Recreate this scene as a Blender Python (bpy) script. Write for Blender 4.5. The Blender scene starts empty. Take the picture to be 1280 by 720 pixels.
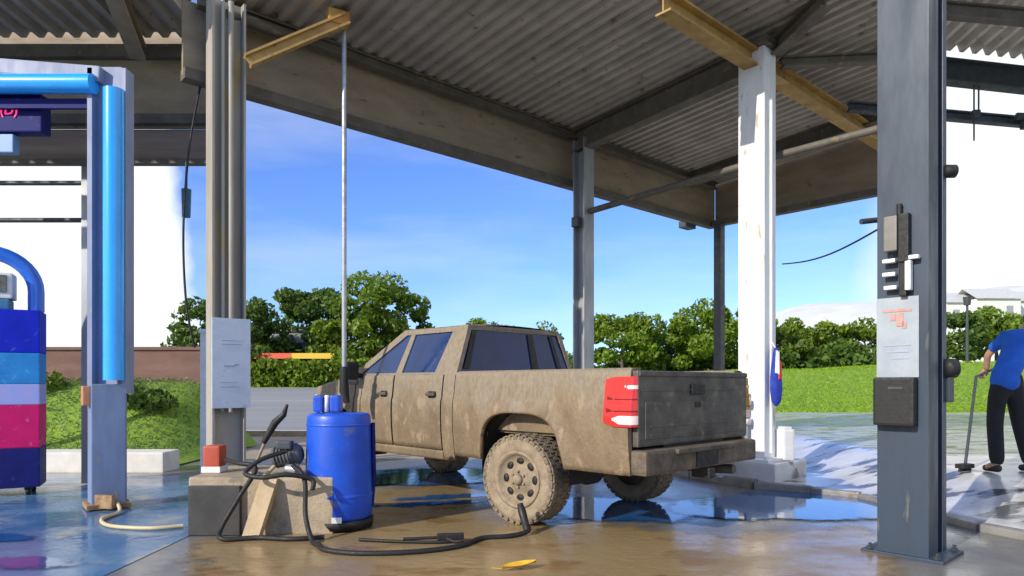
import bpy, bmesh, math, random
import numpy as np
from mathutils import Vector, Matrix
R = math.radians
rnd = random.Random(7)
sc = bpy.context.scene
COL = sc.collection

# ------------------------------------------------------------------ materials
def _n(nt, t, **kw):
    n = nt.nodes.new(t)
    for k, v in kw.items(): setattr(n, k, v)
    return n

def mat(name, c1, c2=None, rough=.6, rough2=None, scale=6., metal=0., bump=.0, stretch=(1, 1, 1), detail=6.,
        lo=.35, hi=.65, spots=None, spot_scale=20., spot_lo=.6, coat=0., bump_scale=None, spec=.5):
    m = bpy.data.materials.new(name); m.use_nodes = True
    nt = m.node_tree; b = nt.nodes['Principled BSDF']; L = nt.links.new
    c2 = c2 or tuple(x * .75 for x in c1)
    tc = _n(nt, 'ShaderNodeTexCoord'); mp = _n(nt, 'ShaderNodeMapping')
    mp.inputs['Scale'].default_value = stretch
    L(tc.outputs['Object'], mp.inputs['Vector'])
    no = _n(nt, 'ShaderNodeTexNoise'); no.inputs['Scale'].default_value = scale
    no.inputs['Detail'].default_value = detail; no.inputs['Roughness'].default_value = .62
    L(mp.outputs[0], no.inputs['Vector'])
    cr = _n(nt, 'ShaderNodeValToRGB')
    cr.color_ramp.elements[0].position = lo; cr.color_ramp.elements[1].position = hi
    cr.color_ramp.elements[0].color = (*c1, 1); cr.color_ramp.elements[1].color = (*c2, 1)
    L(no.outputs['Fac'], cr.inputs['Fac'])
    out = cr.outputs['Color']
    if spots:
        n2 = _n(nt, 'ShaderNodeTexNoise'); n2.inputs['Scale'].default_value = spot_scale; n2.inputs['Detail'].default_value = 4
        L(mp.outputs[0], n2.inputs['Vector'])
        r2 = _n(nt, 'ShaderNodeValToRGB')
        r2.color_ramp.elements[0].position = spot_lo; r2.color_ramp.elements[1].position = spot_lo + .07
        L(n2.outputs['Fac'], r2.inputs['Fac'])
        mx = _n(nt, 'ShaderNodeMix', data_type='RGBA')
        L(r2.outputs['Color'], mx.inputs[0]); L(out, mx.inputs[6]); mx.inputs[7].default_value = (*spots, 1)
        out = mx.outputs[2]
    L(out, b.inputs['Base Color'])
    b.inputs['Metallic'].default_value = metal
    b.inputs['Specular IOR Level'].default_value = spec
    if rough2 is None: b.inputs['Roughness'].default_value = rough
    else:
        mr = _n(nt, 'ShaderNodeMapRange'); mr.inputs[1].default_value = lo; mr.inputs[2].default_value = hi
        mr.inputs[3].default_value = rough; mr.inputs[4].default_value = rough2
        L(no.outputs['Fac'], mr.inputs[0]); L(mr.outputs[0], b.inputs['Roughness'])
    if coat: b.inputs['Coat Weight'].default_value = coat; b.inputs['Coat Roughness'].default_value = .06
    if bump:
        bp = _n(nt, 'ShaderNodeBump'); bp.inputs['Strength'].default_value = bump; bp.inputs['Distance'].default_value = .02
        if bump_scale:
            n3 = _n(nt, 'ShaderNodeTexNoise'); n3.inputs['Scale'].default_value = bump_scale; n3.inputs['Detail'].default_value = 5
            L(mp.outputs[0], n3.inputs['Vector']); L(n3.outputs['Fac'], bp.inputs['Height'])
        else: L(no.outputs['Fac'], bp.inputs['Height'])
        L(bp.outputs[0], b.inputs['Normal'])
    return m

def leafmat(name, a, bcol, c):
    m = bpy.data.materials.new(name); m.use_nodes = True
    nt = m.node_tree; b = nt.nodes['Principled BSDF']; L = nt.links.new
    g = _n(nt, 'ShaderNodeNewGeometry'); cr = _n(nt, 'ShaderNodeValToRGB')
    e = cr.color_ramp.elements; e[0].color = (*a, 1); e[1].color = (*c, 1); e.new(.5).color = (*bcol, 1)
    L(g.outputs['Random Per Island'], cr.inputs['Fac']); L(cr.outputs['Color'], b.inputs['Base Color'])
    b.inputs['Roughness'].default_value = .55
    tr = _n(nt, 'ShaderNodeBsdfTranslucent'); L(cr.outputs['Color'], tr.inputs['Color'])
    mx = _n(nt, 'ShaderNodeMixShader'); mx.inputs[0].default_value = .42
    L(b.outputs[0], mx.inputs[1]); L(tr.outputs[0], mx.inputs[2])
    L(mx.outputs[0], nt.nodes['Material Output'].inputs['Surface'])
    return m

def mud_coat():
    # thin dried dust film over grey paint high up, thicker caked mud thrown up from the wheels low down
    m = mat('mud_coating', (.225, .163, .095), (.15, .106, .062), .55, .8, 5, bump=.55, bump_scale=42, stretch=(1, 1, .55), spots=(.275, .21, .135), spot_scale=9, spot_lo=.60)
    nt = m.node_tree; L = nt.links.new; b = nt.nodes['Principled BSDF']
    old = b.inputs['Base Color'].links[0].from_socket
    tc = _n(nt, 'ShaderNodeTexCoord'); sp = _n(nt, 'ShaderNodeSeparateXYZ'); L(tc.outputs['Object'], sp.inputs[0])
    no = _n(nt, 'ShaderNodeTexNoise'); no.inputs['Scale'].default_value = 3.2; no.inputs['Detail'].default_value = 8; no.inputs['Roughness'].default_value = .68
    mp = _n(nt, 'ShaderNodeMapping'); mp.inputs['Scale'].default_value = (1, 1, .45); L(tc.outputs['Object'], mp.inputs[0]); L(mp.outputs[0], no.inputs['Vector'])
    ad = _n(nt, 'ShaderNodeMath', operation='MULTIPLY_ADD'); ad.inputs[1].default_value = 1.5; L(no.outputs['Fac'], ad.inputs[0]); L(sp.outputs['Z'], ad.inputs[2])
    mr = _n(nt, 'ShaderNodeMapRange', interpolation_type='SMOOTHSTEP'); mr.inputs[1].default_value = 1.72; mr.inputs[2].default_value = 2.05; L(ad.outputs[0], mr.inputs[0])
    mx = _n(nt, 'ShaderNodeMix', data_type='RGBA'); L(mr.outputs[0], mx.inputs[0]); L(old, mx.inputs[6])
    n2 = _n(nt, 'ShaderNodeTexNoise'); n2.inputs['Scale'].default_value = 30; n2.inputs['Detail'].default_value = 4; L(mp.outputs[0], n2.inputs['Vector'])
    cr = _n(nt, 'ShaderNodeValToRGB'); e = cr.color_ramp.elements; e[0].position = .4; e[1].position = .7
    e[0].color = (.245, .195, .132, 1); e[1].color = (.185, .148, .104, 1); L(n2.outputs['Fac'], cr.inputs[0]); L(cr.outputs[0], mx.inputs[7])
    L(mx.outputs[2], b.inputs['Base Color']); return m
MUD = mud_coat()
MUDT = mat('mud_tyre', (.24, .19, .125), (.15, .115, .075), .75, .95, 9, bump=.8, bump_scale=40)
MUDL = mat('mud_rim', (.32, .25, .165), (.21, .16, .105), .6, .85, 12, bump=.4, bump_scale=50)
MUDD = mat('mud_dark', (.10, .08, .06), (.045, .04, .035), .6, .85, 10, bump=.5, bump_scale=40)
CHAR = mat('charcoal_dirty_paint', (.105, .092, .074), (.062, .055, .046), .45, .7, 5, stretch=(1, .8, 1.2), bump=.15, bump_scale=40, spots=(.17, .135, .09), spot_scale=7, spot_lo=.60)
BLACK = mat('black_rubber', (.008, .008, .009), (.013, .013, .013), .5, .75, 30, bump=.1)
GLASS = mat('tinted_glass', (.006, .022, .085), (.009, .032, .12), .05, .12, 2.5, spec=.38)
TAIL = mat('tail_light_red', (.72, .018, .012), (.55, .01, .01), .15, None, 14, coat=.6)
TAILW = mat('reverse_lens', (.85, .72, .68), (.75, .6, .55), .15, None, 10, coat=.5)
STEELG = mat('galvanised_steel', (.40, .41, .42), (.30, .31, .33), .38, .6, 4, metal=.35, bump=.06, stretch=(1, 1, .3), spots=(.30, .25, .18), spot_scale=7, spot_lo=.66)
WHITEP = mat('white_painted_steel', (.80, .80, .79), (.68, .68, .67), .4, .55, 5, stretch=(1, 1, .3), spots=(.46, .38, .28), spot_scale=9, spot_lo=.64)
BLUEGREY = mat('blue_grey_column_paint', (.032, .052, .084), (.022, .036, .060), .38, .6, 5, stretch=(1, 1, .25), bump=.08, spots=(.12, .12, .115), spot_scale=10, spot_lo=.68)
BEAM = mat('brown_steel_beam', (.135, .115, .09), (.085, .072, .056), .6, .8, 4, bump=.12, spots=(.20, .15, .09), spot_scale=8, spot_lo=.62)
YBEAM = mat('ochre_steel_beam', (.46, .29, .085), (.33, .20, .06), .55, .75, 4, bump=.12, spots=(.2, .12, .06), spot_scale=11, spot_lo=.62)
SHEET = mat('corrugated_sheet', (.43, .38, .32), (.32, .28, .235), .5, .7, 2.2, metal=.1, spots=(.2, .15, .11), spot_scale=5, spot_lo=.64)
SHEETL = mat('pale_corrugated_sheet', (.66, .62, .54), (.52, .48, .40), .5, .7, 3, spots=(.32, .25, .18), spot_scale=7, spot_lo=.64)
FASC = mat('brown_fascia', (.31, .24, .16), (.23, .175, .115), .6, .8, 1.6, stretch=(1, 1, 3), spots=(.15, .11, .07), spot_scale=5, spot_lo=.65)
PIPEG = mat('grey_pipe', (.42, .44, .46), (.3, .31, .33), .35, .5, 12, metal=.5)
DARKST = mat('dark_steel', (.05, .06, .07), (.035, .04, .05), .45, .65, 10)
CONC = mat('concrete', (.42, .34, .23), (.29, .23, .155), .6, .9, 3.5, bump=.35, bump_scale=60, spots=(.20, .17, .13), spot_scale=4, spot_lo=.62)
CONCP = mat('pale_wet_pavement', (.64, .635, .62), (.42, .415, .405), .05, .28, 1.6, bump=.16, bump_scale=14, stretch=(.7, 1.5, 1), spots=(.10, .10, .105), spot_scale=2.6, spot_lo=.54)
TANW = mat('tan_render', (.52, .40, .24), (.42, .31, .18), .7, .85, 6, bump=.25, bump_scale=60)
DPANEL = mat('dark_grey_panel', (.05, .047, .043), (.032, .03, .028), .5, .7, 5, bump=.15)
PAPER = mat('pale_blue_notice', (.50, .58, .70), (.60, .66, .74), .5, .6, 5, stretch=(1, 1, 2), spots=(.42, .50, .66), spot_scale=5, spot_lo=.62)
PAPER2 = mat('grey_white_notice', (.36, .40, .44), (.29, .33, .37), .5, .6, 5)
PRINT = mat('faded_print', (.28, .34, .48), (.34, .4, .52), .6, None, 8)
PRINTR = mat('faded_red_print', (.42, .22, .19), (.5, .3, .26), .6, None, 20)
BLUEP = mat('blue_plastic', (.006, .085, .60), (.005, .06, .44), .36, .55, 5, bump=.06, bump_scale=30, coat=.1, spots=(.06, .10, .34), spot_scale=6, spot_lo=.60)
BLUET = mat('glossy_blue_tube', (.02, .40, .95), (.018, .34, .88), .22, .32, 3, coat=.5)
NAVY = mat('navy_panel', (.010, .014, .14), (.008, .010, .11), .6, None, 5, spec=.18, spots=(.02,.03,.2), spot_scale=12, spot_lo=.62)
ROYAL = mat('royal_band', (.006, .020, .50), (.005, .016, .42), .6, None, 5, spec=.18, spots=(.05,.08,.5), spot_scale=12, spot_lo=.62)
CYANB = mat('light_blue_band', (.03, .26, .62), (.025, .2, .52), .6, None, 5, spec=.18, spots=(.1,.32,.6), spot_scale=12, spot_lo=.62)
LAV = mat('lavender_band', (.28, .36, .72), (.38, .34, .66), .4, None, 9)
CRIM = mat('crimson_band', (.62, .012, .14), (.52, .01, .12), .6, None, 5, spec=.18, spots=(.6,.1,.25), spot_scale=12, spot_lo=.62)
WHITEPL = mat('white_plastic', (.78, .78, .76), (.68, .67, .65), .4, .55, 8, spots=(.5, .47, .4), spot_scale=8, spot_lo=.68)
ORANGE = mat('orange_red_plastic', (.48, .075, .03), (.36, .055, .025), .45, .6, 6)
RUST = mat('rusty_plate', (.38, .25, .12), (.20, .10, .05), .7, .9, 14, bump=.3)
ORBOX = mat('terracotta_box', (.55, .25, .13), (.44, .18, .09), .6, .8, 10)
SHIRT = mat('blue_shirt_cloth', (.012, .12, .55), (.010, .09, .44), .8, .95, 6, bump=.35, bump_scale=14)
TROU = mat('black_trouser_cloth', (.006, .006, .009), (.010, .010, .014), .8, .95, 8, bump=.3, bump_scale=16)
SKIN = mat('skin', (.42, .24, .16), (.36, .19, .12), .5, .6, 14)
HAIR = mat('grey_hair', (.25, .22, .18), (.15, .13, .11), .7, .9, 40)
WALLW = mat('white_render_wall', (.86, .86, .86), (.80, .80, .79), .8, .9, 1.2, bump=.1, bump_scale=30)
BROWNW = mat('brown_wall', (.20, .105, .085), (.15, .085, .07), .75, .9, 1.5, stretch=(1, 1, 3), bump=.2)
TRUNK = mat('bark', (.12, .09, .065), (.07, .055, .04), .85, .95, 5, bump=.6, stretch=(1, 1, .2))
LEAF = leafmat('leaves_mid', (.070, .125, .010), (.145, .235, .018), (.23, .33, .035))
LEAFD = leafmat('leaves_dark', (.042, .090, .014), (.095, .170, .022), (.155, .245, .038))
LEAFY = leafmat('leaves_bright', (.080, .140, .008), (.165, .26, .014), (.25, .35, .028))
PALE = leafmat('leaves_palegrey', (.10, .14, .08), (.16, .2, .12), (.22, .27, .17))
GRASS = leafmat('grass_blades', (.14, .27, .008), (.24, .40, .012), (.36, .48, .03))
REDF = leafmat('red_petals', (.5, .02, .04), (.6, .04, .06), (.7, .1, .1))
YELM = mat('scrap_yellow', (.72, .45, .04), (.6, .33, .03), .5, None, 20)
RTILE = mat('roof_tiles_grey', (.30, .30, .31), (.22, .22, .23), .8, .9, 3)
SOIL = mat('grass_soil', (.14, .26, .02), (.22, .34, .03), .9, .95, .8, bump=.4, bump_scale=20)

# ground sheet: concrete wash floor, wetter to the left, soil far out
def ground_material():
    m = mat('wet_concrete_floor', (.20, .19, .175), (.12, .115, .11), .08, .45, .9, bump=.12, bump_scale=14, spots=(.09, .09, .09), spot_scale=1.4, spot_lo=.58)
    return m
GROUND = ground_material()
APRON = mat('tan_dry_apron', (.36, .30, .21), (.27, .225, .16), .6, .9, .7, bump=.2, bump_scale=20, spots=(.2, .17, .13), spot_scale=1.2, spot_lo=.6)
ROAD = mat('grey_road', (.25, .26, .275), (.20, .205, .22), .7, .85, .5, bump=.2, bump_scale=50, stretch=(.15, 1, 1))
LINEW = mat('road_paint', (.7, .7, .68), (.55, .55, .53), .7, .8, 2)
MUDF = mat('wet_mud_film', (.32, .228, .115), (.235, .165, .08), .06, .42, 1.1, bump=.30, bump_scale=9, stretch=(1, 1.6, 1), spots=(.22, .135, .055), spot_scale=1.8, spot_lo=.56, coat=.0)
WATER = mat('puddle_water_painted_sky', (.012, .075, .24), (.022, .11, .30), .02, .05, 2, bump=.05, bump_scale=9, spec=.9)  # blue sky reflection painted into the water's base colour
FLOORB = mat('wet_blue_floor', (.045, .14, .30), (.10, .20, .33), .05, .35, 1.3, bump=.14, bump_scale=10, spots=(.26, .27, .27), spot_scale=1.6, spot_lo=.60)  # blue base colour with grey patches

# ------------------------------------------------------------------ mesh helpers
class MB:
    def __init__(s): s.v = []; s.f = []; s.m = []; s.sm = []
    def add(s, vs, fs, mi=0, smooth=False):
        o = len(s.v); s.v += [tuple(p) for p in vs]
        for f in fs: s.f.append(tuple(i + o for i in f)); s.m.append(mi); s.sm.append(smooth)
    def box(s, c, d, rz=0., M=None, mi=0, bev=0.):
        bm = bmesh.new(); bmesh.ops.create_cube(bm, size=1)
        bmesh.ops.scale(bm, vec=d, verts=bm.verts)
        if bev: bmesh.ops.bevel(bm, geom=list(bm.edges), offset=bev, segments=2, profile=.7, affect='EDGES')
        T = Matrix.Translation(c) @ Matrix.Rotation(rz, 4, 'Z')
        if M is not None: T = Matrix.Translation(c) @ M.to_4x4()
        s.bm(bm, T, mi)
    def bm(s, bm, T=None, mi=0, smooth=False):
        if T is not None: bm.transform(T)
        bm.verts.index_update()
        s.add([v.co[:] for v in bm.verts], [[v.index for v in f.verts] for f in bm.faces], mi, smooth); bm.free()
    def tube(s, pts, r, n=10, mi=0, cap=True):
        pts = [Vector(p) for p in pts]; N = len(pts)
        rr = r if isinstance(r, (list, tuple)) else [r] * N
        t0 = (pts[1] - pts[0]).normalized()
        up = Vector((0, 0, 1)) if abs(t0.z) < .9 else Vector((1, 0, 0))
        a = t0.cross(up).normalized(); vs = []; fs = []
        for i, p in enumerate(pts):
            t = (pts[min(i + 1, N - 1)] - pts[max(i - 1, 0)]).normalized()
            a = (a - t * a.dot(t)).normalized(); b = t.cross(a)
            for k in range(n):
                an = 2 * math.pi * k / n
                vs.append(p + (a * math.cos(an) + b * math.sin(an)) * rr[i])
        for i in range(N - 1):
            for k in range(n):
                fs.append((i * n + k, i * n + (k + 1) % n, (i + 1) * n + (k + 1) % n, (i + 1) * n + k))
        s.add(vs, fs, mi, True)
        if cap:
            s.add(vs[:n], [tuple(range(n))[::-1]], mi); s.add(vs[-n:], [tuple(range(n))], mi)
    def lathe(s, prof, n=32, T=None, mi=0, smooth=True, close=False, caps=True):
        vs = []; fs = []; N = len(prof)      # profile (r, h) about Z
        for (r, h) in prof:
            for k in range(n):
                a = 2 * math.pi * k / n; vs.append(Vector((r * math.cos(a), r * math.sin(a), h)))
        for i in range(N - 1 + (1 if close else 0)):
            j = (i + 1) % N
            for k in range(n): fs.append((i * n + k, i * n + (k + 1) % n, j * n + (k + 1) % n, j * n + k))
        if not close and caps:
            fs.append(tuple(range(n))[::-1]); fs.append(tuple(range((N - 1) * n, N * n)))
        if T is not None: vs = [T @ v for v in vs]
        s.add(vs, fs, mi, smooth)
    def grid(s, rows, mi=0, smooth=True):
        m = len(rows[0]); vs = [p for r in rows for p in r]; fs = []
        for i in range(len(rows) - 1):
            for j in range(m - 1): fs.append((i * m + j, i * m + j + 1, (i + 1) * m + j + 1, (i + 1) * m + j))
        s.add(vs, fs, mi, smooth)
    def slab(s, pts, off, mi=0):           # polygon extruded by the vector off
        n = len(pts); a = [Vector(p) for p in pts]; b = [p + Vector(off) for p in a]
        fs = [tuple(range(n)), tuple(range(n, 2 * n))[::-1]] + [(i, i + n, (i + 1) % n + n, (i + 1) % n) for i in range(n)]
        s.add(a + b, fs, mi)
    def build(s, name, mats, parent=None, angle=40):
        me = bpy.data.meshes.new(name); me.from_pydata(s.v, [], s.f)
        mats = mats if isinstance(mats, (list, tuple)) else [mats]
        for m in mats: me.materials.append(m)
        me.polygons.foreach_set('material_index', s.m)
        me.polygons.foreach_set('use_smooth', s.sm)
        bm = bmesh.new(); bm.from_mesh(me); bmesh.ops.recalc_face_normals(bm, faces=bm.faces); bm.to_mesh(me); bm.free()
        me.update()
        o = bpy.data.objects.new(name, me); COL.objects.link(o)
        if parent: o.parent = parent
        return o

def tag(o, label=None, cat=None, group=None, kind=None):
    if label: o['label'] = label
    if cat: o['category'] = cat
    if group: o['group'] = group
    if kind: o['kind'] = kind
    return o
def thing(name, loc, label, cat, rz=0., group=None):
    o = bpy.data.objects.new(name, None); COL.objects.link(o); o.location = loc; o.rotation_euler = (0, 0, rz)
    o.empty_display_size = .2
    return tag(o, label, cat, group)
def copy_tree(o, parent=None):
    c = o.copy(); COL.objects.link(c)
    if parent: c.parent = parent
    for ch in list(o.children): copy_tree(ch, c)
    return c
def smooth(a, b, x):
    t = min(1, max(0, (x - a) / (b - a))); return t * t * (3 - 2 * t)

# building axes: E along the eave, N towards the viewer's right
EX = Vector((.742, .671, 0)); NX = Vector((.671, -.741, 0))
ROT = math.atan2(.671, .742)
def en(e, n, z=0.): return Vector((.742 * e + .671 * n, .671 * e - .741 * n, z))
def roofz(n): return 5.5 + .08 * (n + 7.8)

# ------------------------------------------------------------------ ground
def hgt(x, y):
    amp = 1.12 + 1.0 * smooth(5, 15, x) + 0.45 * smooth(18, 28, x)
    y0 = 17 + 5 * smooth(5, 14, x)
    t = max(0., (y - y0) / (41 - y0))
    if t <= 1: z = amp * (t if x < 8 else t * t * (1.6 - .6 * t))
    else: z = amp + .12 * smooth(41, 70, y)
    return z
def sheet(name, xs, ys, dz, m, clip=None):
    b = MB(); b.grid([[(x, y, hgt(x, y) + dz) for x in xs] for y in ys]); o = b.build(name, m); return o
xs = list(np.linspace(-700, -60, 8)) + list(np.linspace(-55, 55, 111)) + list(np.linspace(60, 700, 8))
ys = list(np.linspace(-60, 10, 8)) + list(np.linspace(12, 48, 73)) + list(np.linspace(52, 80, 8)) + [120, 300, 900]
tag(sheet('ground', xs, ys, 0, SOIL), kind='structure')

def shore(m, w0, w1, nscale, namp):
    nt = m.node_tree; L = nt.links.new
    at_ = _n(nt, 'ShaderNodeAttribute'); at_.attribute_name = 'depth'
    tc = _n(nt, 'ShaderNodeTexCoord'); no = _n(nt, 'ShaderNodeTexNoise'); no.inputs['Scale'].default_value = nscale; no.inputs['Detail'].default_value = 7; no.inputs['Roughness'].default_value = .6
    L(tc.outputs['Object'], no.inputs['Vector'])
    ma = _n(nt, 'ShaderNodeMath', operation='MULTIPLY_ADD'); ma.inputs[1].default_value = namp; L(no.outputs['Fac'], ma.inputs[0]); L(at_.outputs['Fac'], ma.inputs[2])
    mr = _n(nt, 'ShaderNodeMapRange', interpolation_type='SMOOTHSTEP'); mr.inputs[1].default_value = namp * .5 + w0; mr.inputs[2].default_value = namp * .5 + w1; L(ma.outputs[0], mr.inputs[0])
    L(mr.outputs[0], nt.nodes['Principled BSDF'].inputs['Alpha'])
shore(WATER, .0, .14, 5, .30); shore(MUDF, .0, .22, 3.5, .55)
def depth_sheet(name, m, ring, z, cell=.07):
    P = np.array([(p[0], p[1]) for p in ring]); Q = np.roll(P, -1, 0)
    x0, y0 = P.min(0) - .02; x1, y1 = P.max(0) + .02
    X = np.arange(x0, x1 + cell, cell); Y = np.arange(y0, y1 + cell, cell); gx, gy = np.meshgrid(X, Y); pt = np.stack([gx.ravel(), gy.ravel()], 1)
    d = np.full(len(pt), 1e9); ins = np.zeros(len(pt), bool)
    for a, c in zip(P, Q):
        e = c - a; t = np.clip(((pt - a) @ e) / max(e @ e, 1e-9), 0, 1); d = np.minimum(d, np.hypot(*(pt - a - t[:, None] * e).T))
        cond = (a[1] > pt[:, 1]) != (c[1] > pt[:, 1]); den = (c[1] - a[1]) if c[1] != a[1] else 1e-9
        ins ^= cond & (pt[:, 0] < (c[0] - a[0]) * (pt[:, 1] - a[1]) / den + a[0])
    d = np.where(ins, d, -d); n = len(X); fs = []
    for j in range(len(Y) - 1):
        for i in range(n - 1):
            q4 = (j * n + i, j * n + i + 1, (j + 1) * n + i + 1, (j + 1) * n + i)
            if max(d[k] for k in q4) > -.02: fs.append(q4)
    used = sorted({k for f in fs for k in f}); mp_ = {k: i for i, k in enumerate(used)}
    me = bpy.data.meshes.new(name); me.from_pydata([(pt[k][0], pt[k][1], z) for k in used], [], [[mp_[k] for k in f] for f in fs])
    at_ = me.attributes.new('depth', 'FLOAT', 'POINT'); at_.data.foreach_set('value', [float(d[k]) for k in used])
    me.materials.append(m); o = bpy.data.objects.new(name, me); COL.objects.link(o); return tag(o, kind='structure')

def blob(name, m, cx, cy, rx, ry, z, seed, rz=0, wob=.18, n=96, kind='structure', wob2=.05):
    q = random.Random(seed); ph = [(q.uniform(0, 6.28), q.uniform(.4, 1)) for _ in range(9)]
    b = MB(); ring = []
    for k in range(n):
        a = 2 * math.pi * k / n
        r = 1 + sum(wob / (i + 1) ** .8 * w * math.sin((i + 2) * a + p) for i, (p, w) in enumerate(ph)) * .5
        x, y = rx * r * math.cos(a), ry * r * math.sin(a)
        ring.append((cx + x * math.cos(rz) - y * math.sin(rz), cy + x * math.sin(rz) + y * math.cos(rz), z))
    return depth_sheet(name, m, ring, z, .05)

b = MB(); b.grid([[(x, y, .004) for x in np.linspace(-30, 30, 21)] for y in np.linspace(-20, 11.8, 15)])
tag(b.build('wash_floor', GROUND), kind='structure')
b = MB(); b.grid([[(x, y, .004) for x in np.linspace(-30, 30, 31)] for y in np.linspace(11.804, 17, 8)])
tag(b.build('apron', APRON), kind='structure')
b = MB(); b.grid([[(x, y, hgt(x, y) + .012) for x in np.linspace(-60, 7.5, 69)] for y in np.linspace(17.003, 40, 48)])
tag(b.build('road', ROAD), kind='structure')
for yy, w in ((18.0, .14), (29, .12)):
    b = MB(); b.grid([[(x, y, hgt(x, y) + .018) for x in np.linspace(-60, 7.2, 69)] for y in (yy, yy + w)])
    tag(b.build('road_line', LINEW), kind='structure')
# kerb on the near side of the road
b = MB(); b.box((-26, 16.9, .07), (67, .18, .14), bev=.02); tag(b.build('road_kerb', CONC), kind='structure')
# left bay floor
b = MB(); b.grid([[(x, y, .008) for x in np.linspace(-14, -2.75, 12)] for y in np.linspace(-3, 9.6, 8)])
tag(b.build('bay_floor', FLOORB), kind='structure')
# muddy film over the centre of the wash floor
q = random.Random(4); b = MB(); ring = []
for (x, y) in [(-1.15, 2.2), (-2.8, 5.72), (-2.2, 5.80), (-1.95, 6.4), (-1.85, 8.6), (-.2, 8.9), (.5, 7.4), (1.0, 6.3), (1.8, 5.9), (2.6, 6.1), (3.2, 6.4), (3.3, 5.6), (2.6, 4.4), (2.2, 3.2), (1.9, 2.2), (0, 1.8)]:
    ring.append((x, y))
pts = []
for i in range(len(ring)):
    p0, p1 = Vector(ring[i]), Vector(ring[(i + 1) % len(ring)])
    for t in np.linspace(0, 1, 12, endpoint=False):
        w = 0 if i in (14, 15) else .05
        p = p0.lerp(p1, t); pts.append((p.x + q.uniform(-w, w), p.y + q.uniform(-w, w), .012))
depth_sheet('mud_floor', MUDF, pts, .012)
# puddles on the wash floor, blue sky reflection painted into their colour
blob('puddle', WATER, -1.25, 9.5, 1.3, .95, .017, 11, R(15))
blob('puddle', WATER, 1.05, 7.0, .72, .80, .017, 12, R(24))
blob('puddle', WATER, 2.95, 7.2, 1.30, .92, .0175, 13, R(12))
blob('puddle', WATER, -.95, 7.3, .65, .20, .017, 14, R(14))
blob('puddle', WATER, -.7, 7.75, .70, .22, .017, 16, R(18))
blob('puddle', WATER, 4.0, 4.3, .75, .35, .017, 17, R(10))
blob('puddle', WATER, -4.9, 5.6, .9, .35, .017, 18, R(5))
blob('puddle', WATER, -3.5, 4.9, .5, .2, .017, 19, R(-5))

# raised pavement to the right: carries the white column and the person
EDGE = [(5.3, 4.45), (6.0, 4.15), (7.0, 4.05), (7.7, 3.95), (8.05, 3.55), (8.4, 3.0), (9.4, 2.5), (10.8, 2.2), (15.5, 3.2), (22, 7.5)]
def edgex(y): return float(np.interp(y, [a for a, c in EDGE], [c for a, c in EDGE]))
def pz(x, y): return .05 + .06 * min(1, max(0, (y - 7.6) / 1.2)) + .27 * min(1, max(0, (x - 4.1) / .9)) * min(1, max(0, (y - 5.3) / 2.2))
b = MB(); G = []
for y in list(np.linspace(5.3, 10.8, 45)) + list(np.linspace(11.2, 22, 28)):
    x0 = edgex(y); xr = [x0] + [x0 + v for v in np.linspace(.15, 3.2, 22)] + [x0 + 6, 16, 30]
    G.append([(x0, y, 0)] + [(x, y, pz(x, y)) for x in xr])
b.grid(G); b.grid([[(p[0], p[1], 0) for p in G[0]], [(p[0], p[1], p[2]) for p in G[0]]], smooth=False)
tag(b.build('pavement', CONCP), kind='structure')
# kerb stones along the near edge
b = MB(); ln = [(edgex(y), y) for y in (10.8, 9.4, 8.4, 8.05, 7.7, 7.0, 6.0, 5.3)] + [(12.0, 5.28)]
for i in range(len(ln) - 1):
    p0, p1 = Vector((*ln[i], 0)), Vector((*ln[i + 1], 0)); dd = p1 - p0; k = max(1, round(dd.length / .9))
    for j in range(k):
        c = p0 + dd * ((j + .5) / k); zt = pz(c.x + .05, c.y) + .012; b.box((c.x, c.y, zt / 2), (dd.length / k - .01, .13, zt), math.atan2(dd.y, dd.x), bev=.015)
tag(b.build('kerb', mat('wet_kerb', (.26, .25, .23), (.16, .155, .145), .3, .7, 4, bump=.3, bump_scale=50, spots=(.2, .15, .09), spot_scale=3, spot_lo=.58)), kind='structure')

# ------------------------------------------------------------------ foliage helpers
def leaf_cloud(pts, size, seed, aspect=.6, sizes=None):
    r = np.random.default_rng(seed); n = len(pts)
    u = r.normal(size=(n, 3)); u /= np.linalg.norm(u, axis=1)[:, None]
    w = r.normal(size=(n, 3)); w -= (w * u).sum(1)[:, None] * u; w /= np.linalg.norm(w, axis=1)[:, None]
    s = size * r.uniform(.55, 1.3, n)[:, None]
    a, c = u * s, w * s * aspect
    V = np.stack([pts - a, pts + c * .9 - a * .1, pts + a, pts - c * .9 - a * .1], 1).reshape(-1, 3)
    return V
def leaf_object(name, pts, size, seed, m, parent=None, aspect=.6):
    V = leaf_cloud(pts, size, seed, aspect); n = len(pts)
    me = bpy.data.meshes.new(name); me.vertices.add(4 * n); me.vertices.foreach_set('co', V.astype(np.float32).ravel())
    me.loops.add(4 * n); me.loops.foreach_set('vertex_index', np.arange(4 * n, dtype=np.int32))
    me.polygons.add(n); me.polygons.foreach_set('loop_start', np.arange(0, 4 * n, 4, dtype=np.int32)); me.polygons.foreach_set('loop_total', np.full(n, 4, np.int32))
    me.materials.append(m); me.update(calc_edges=True); me.validate()
    o = bpy.data.objects.new(name, me); COL.objects.link(o)
    if parent: o.parent = parent
    return o
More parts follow.
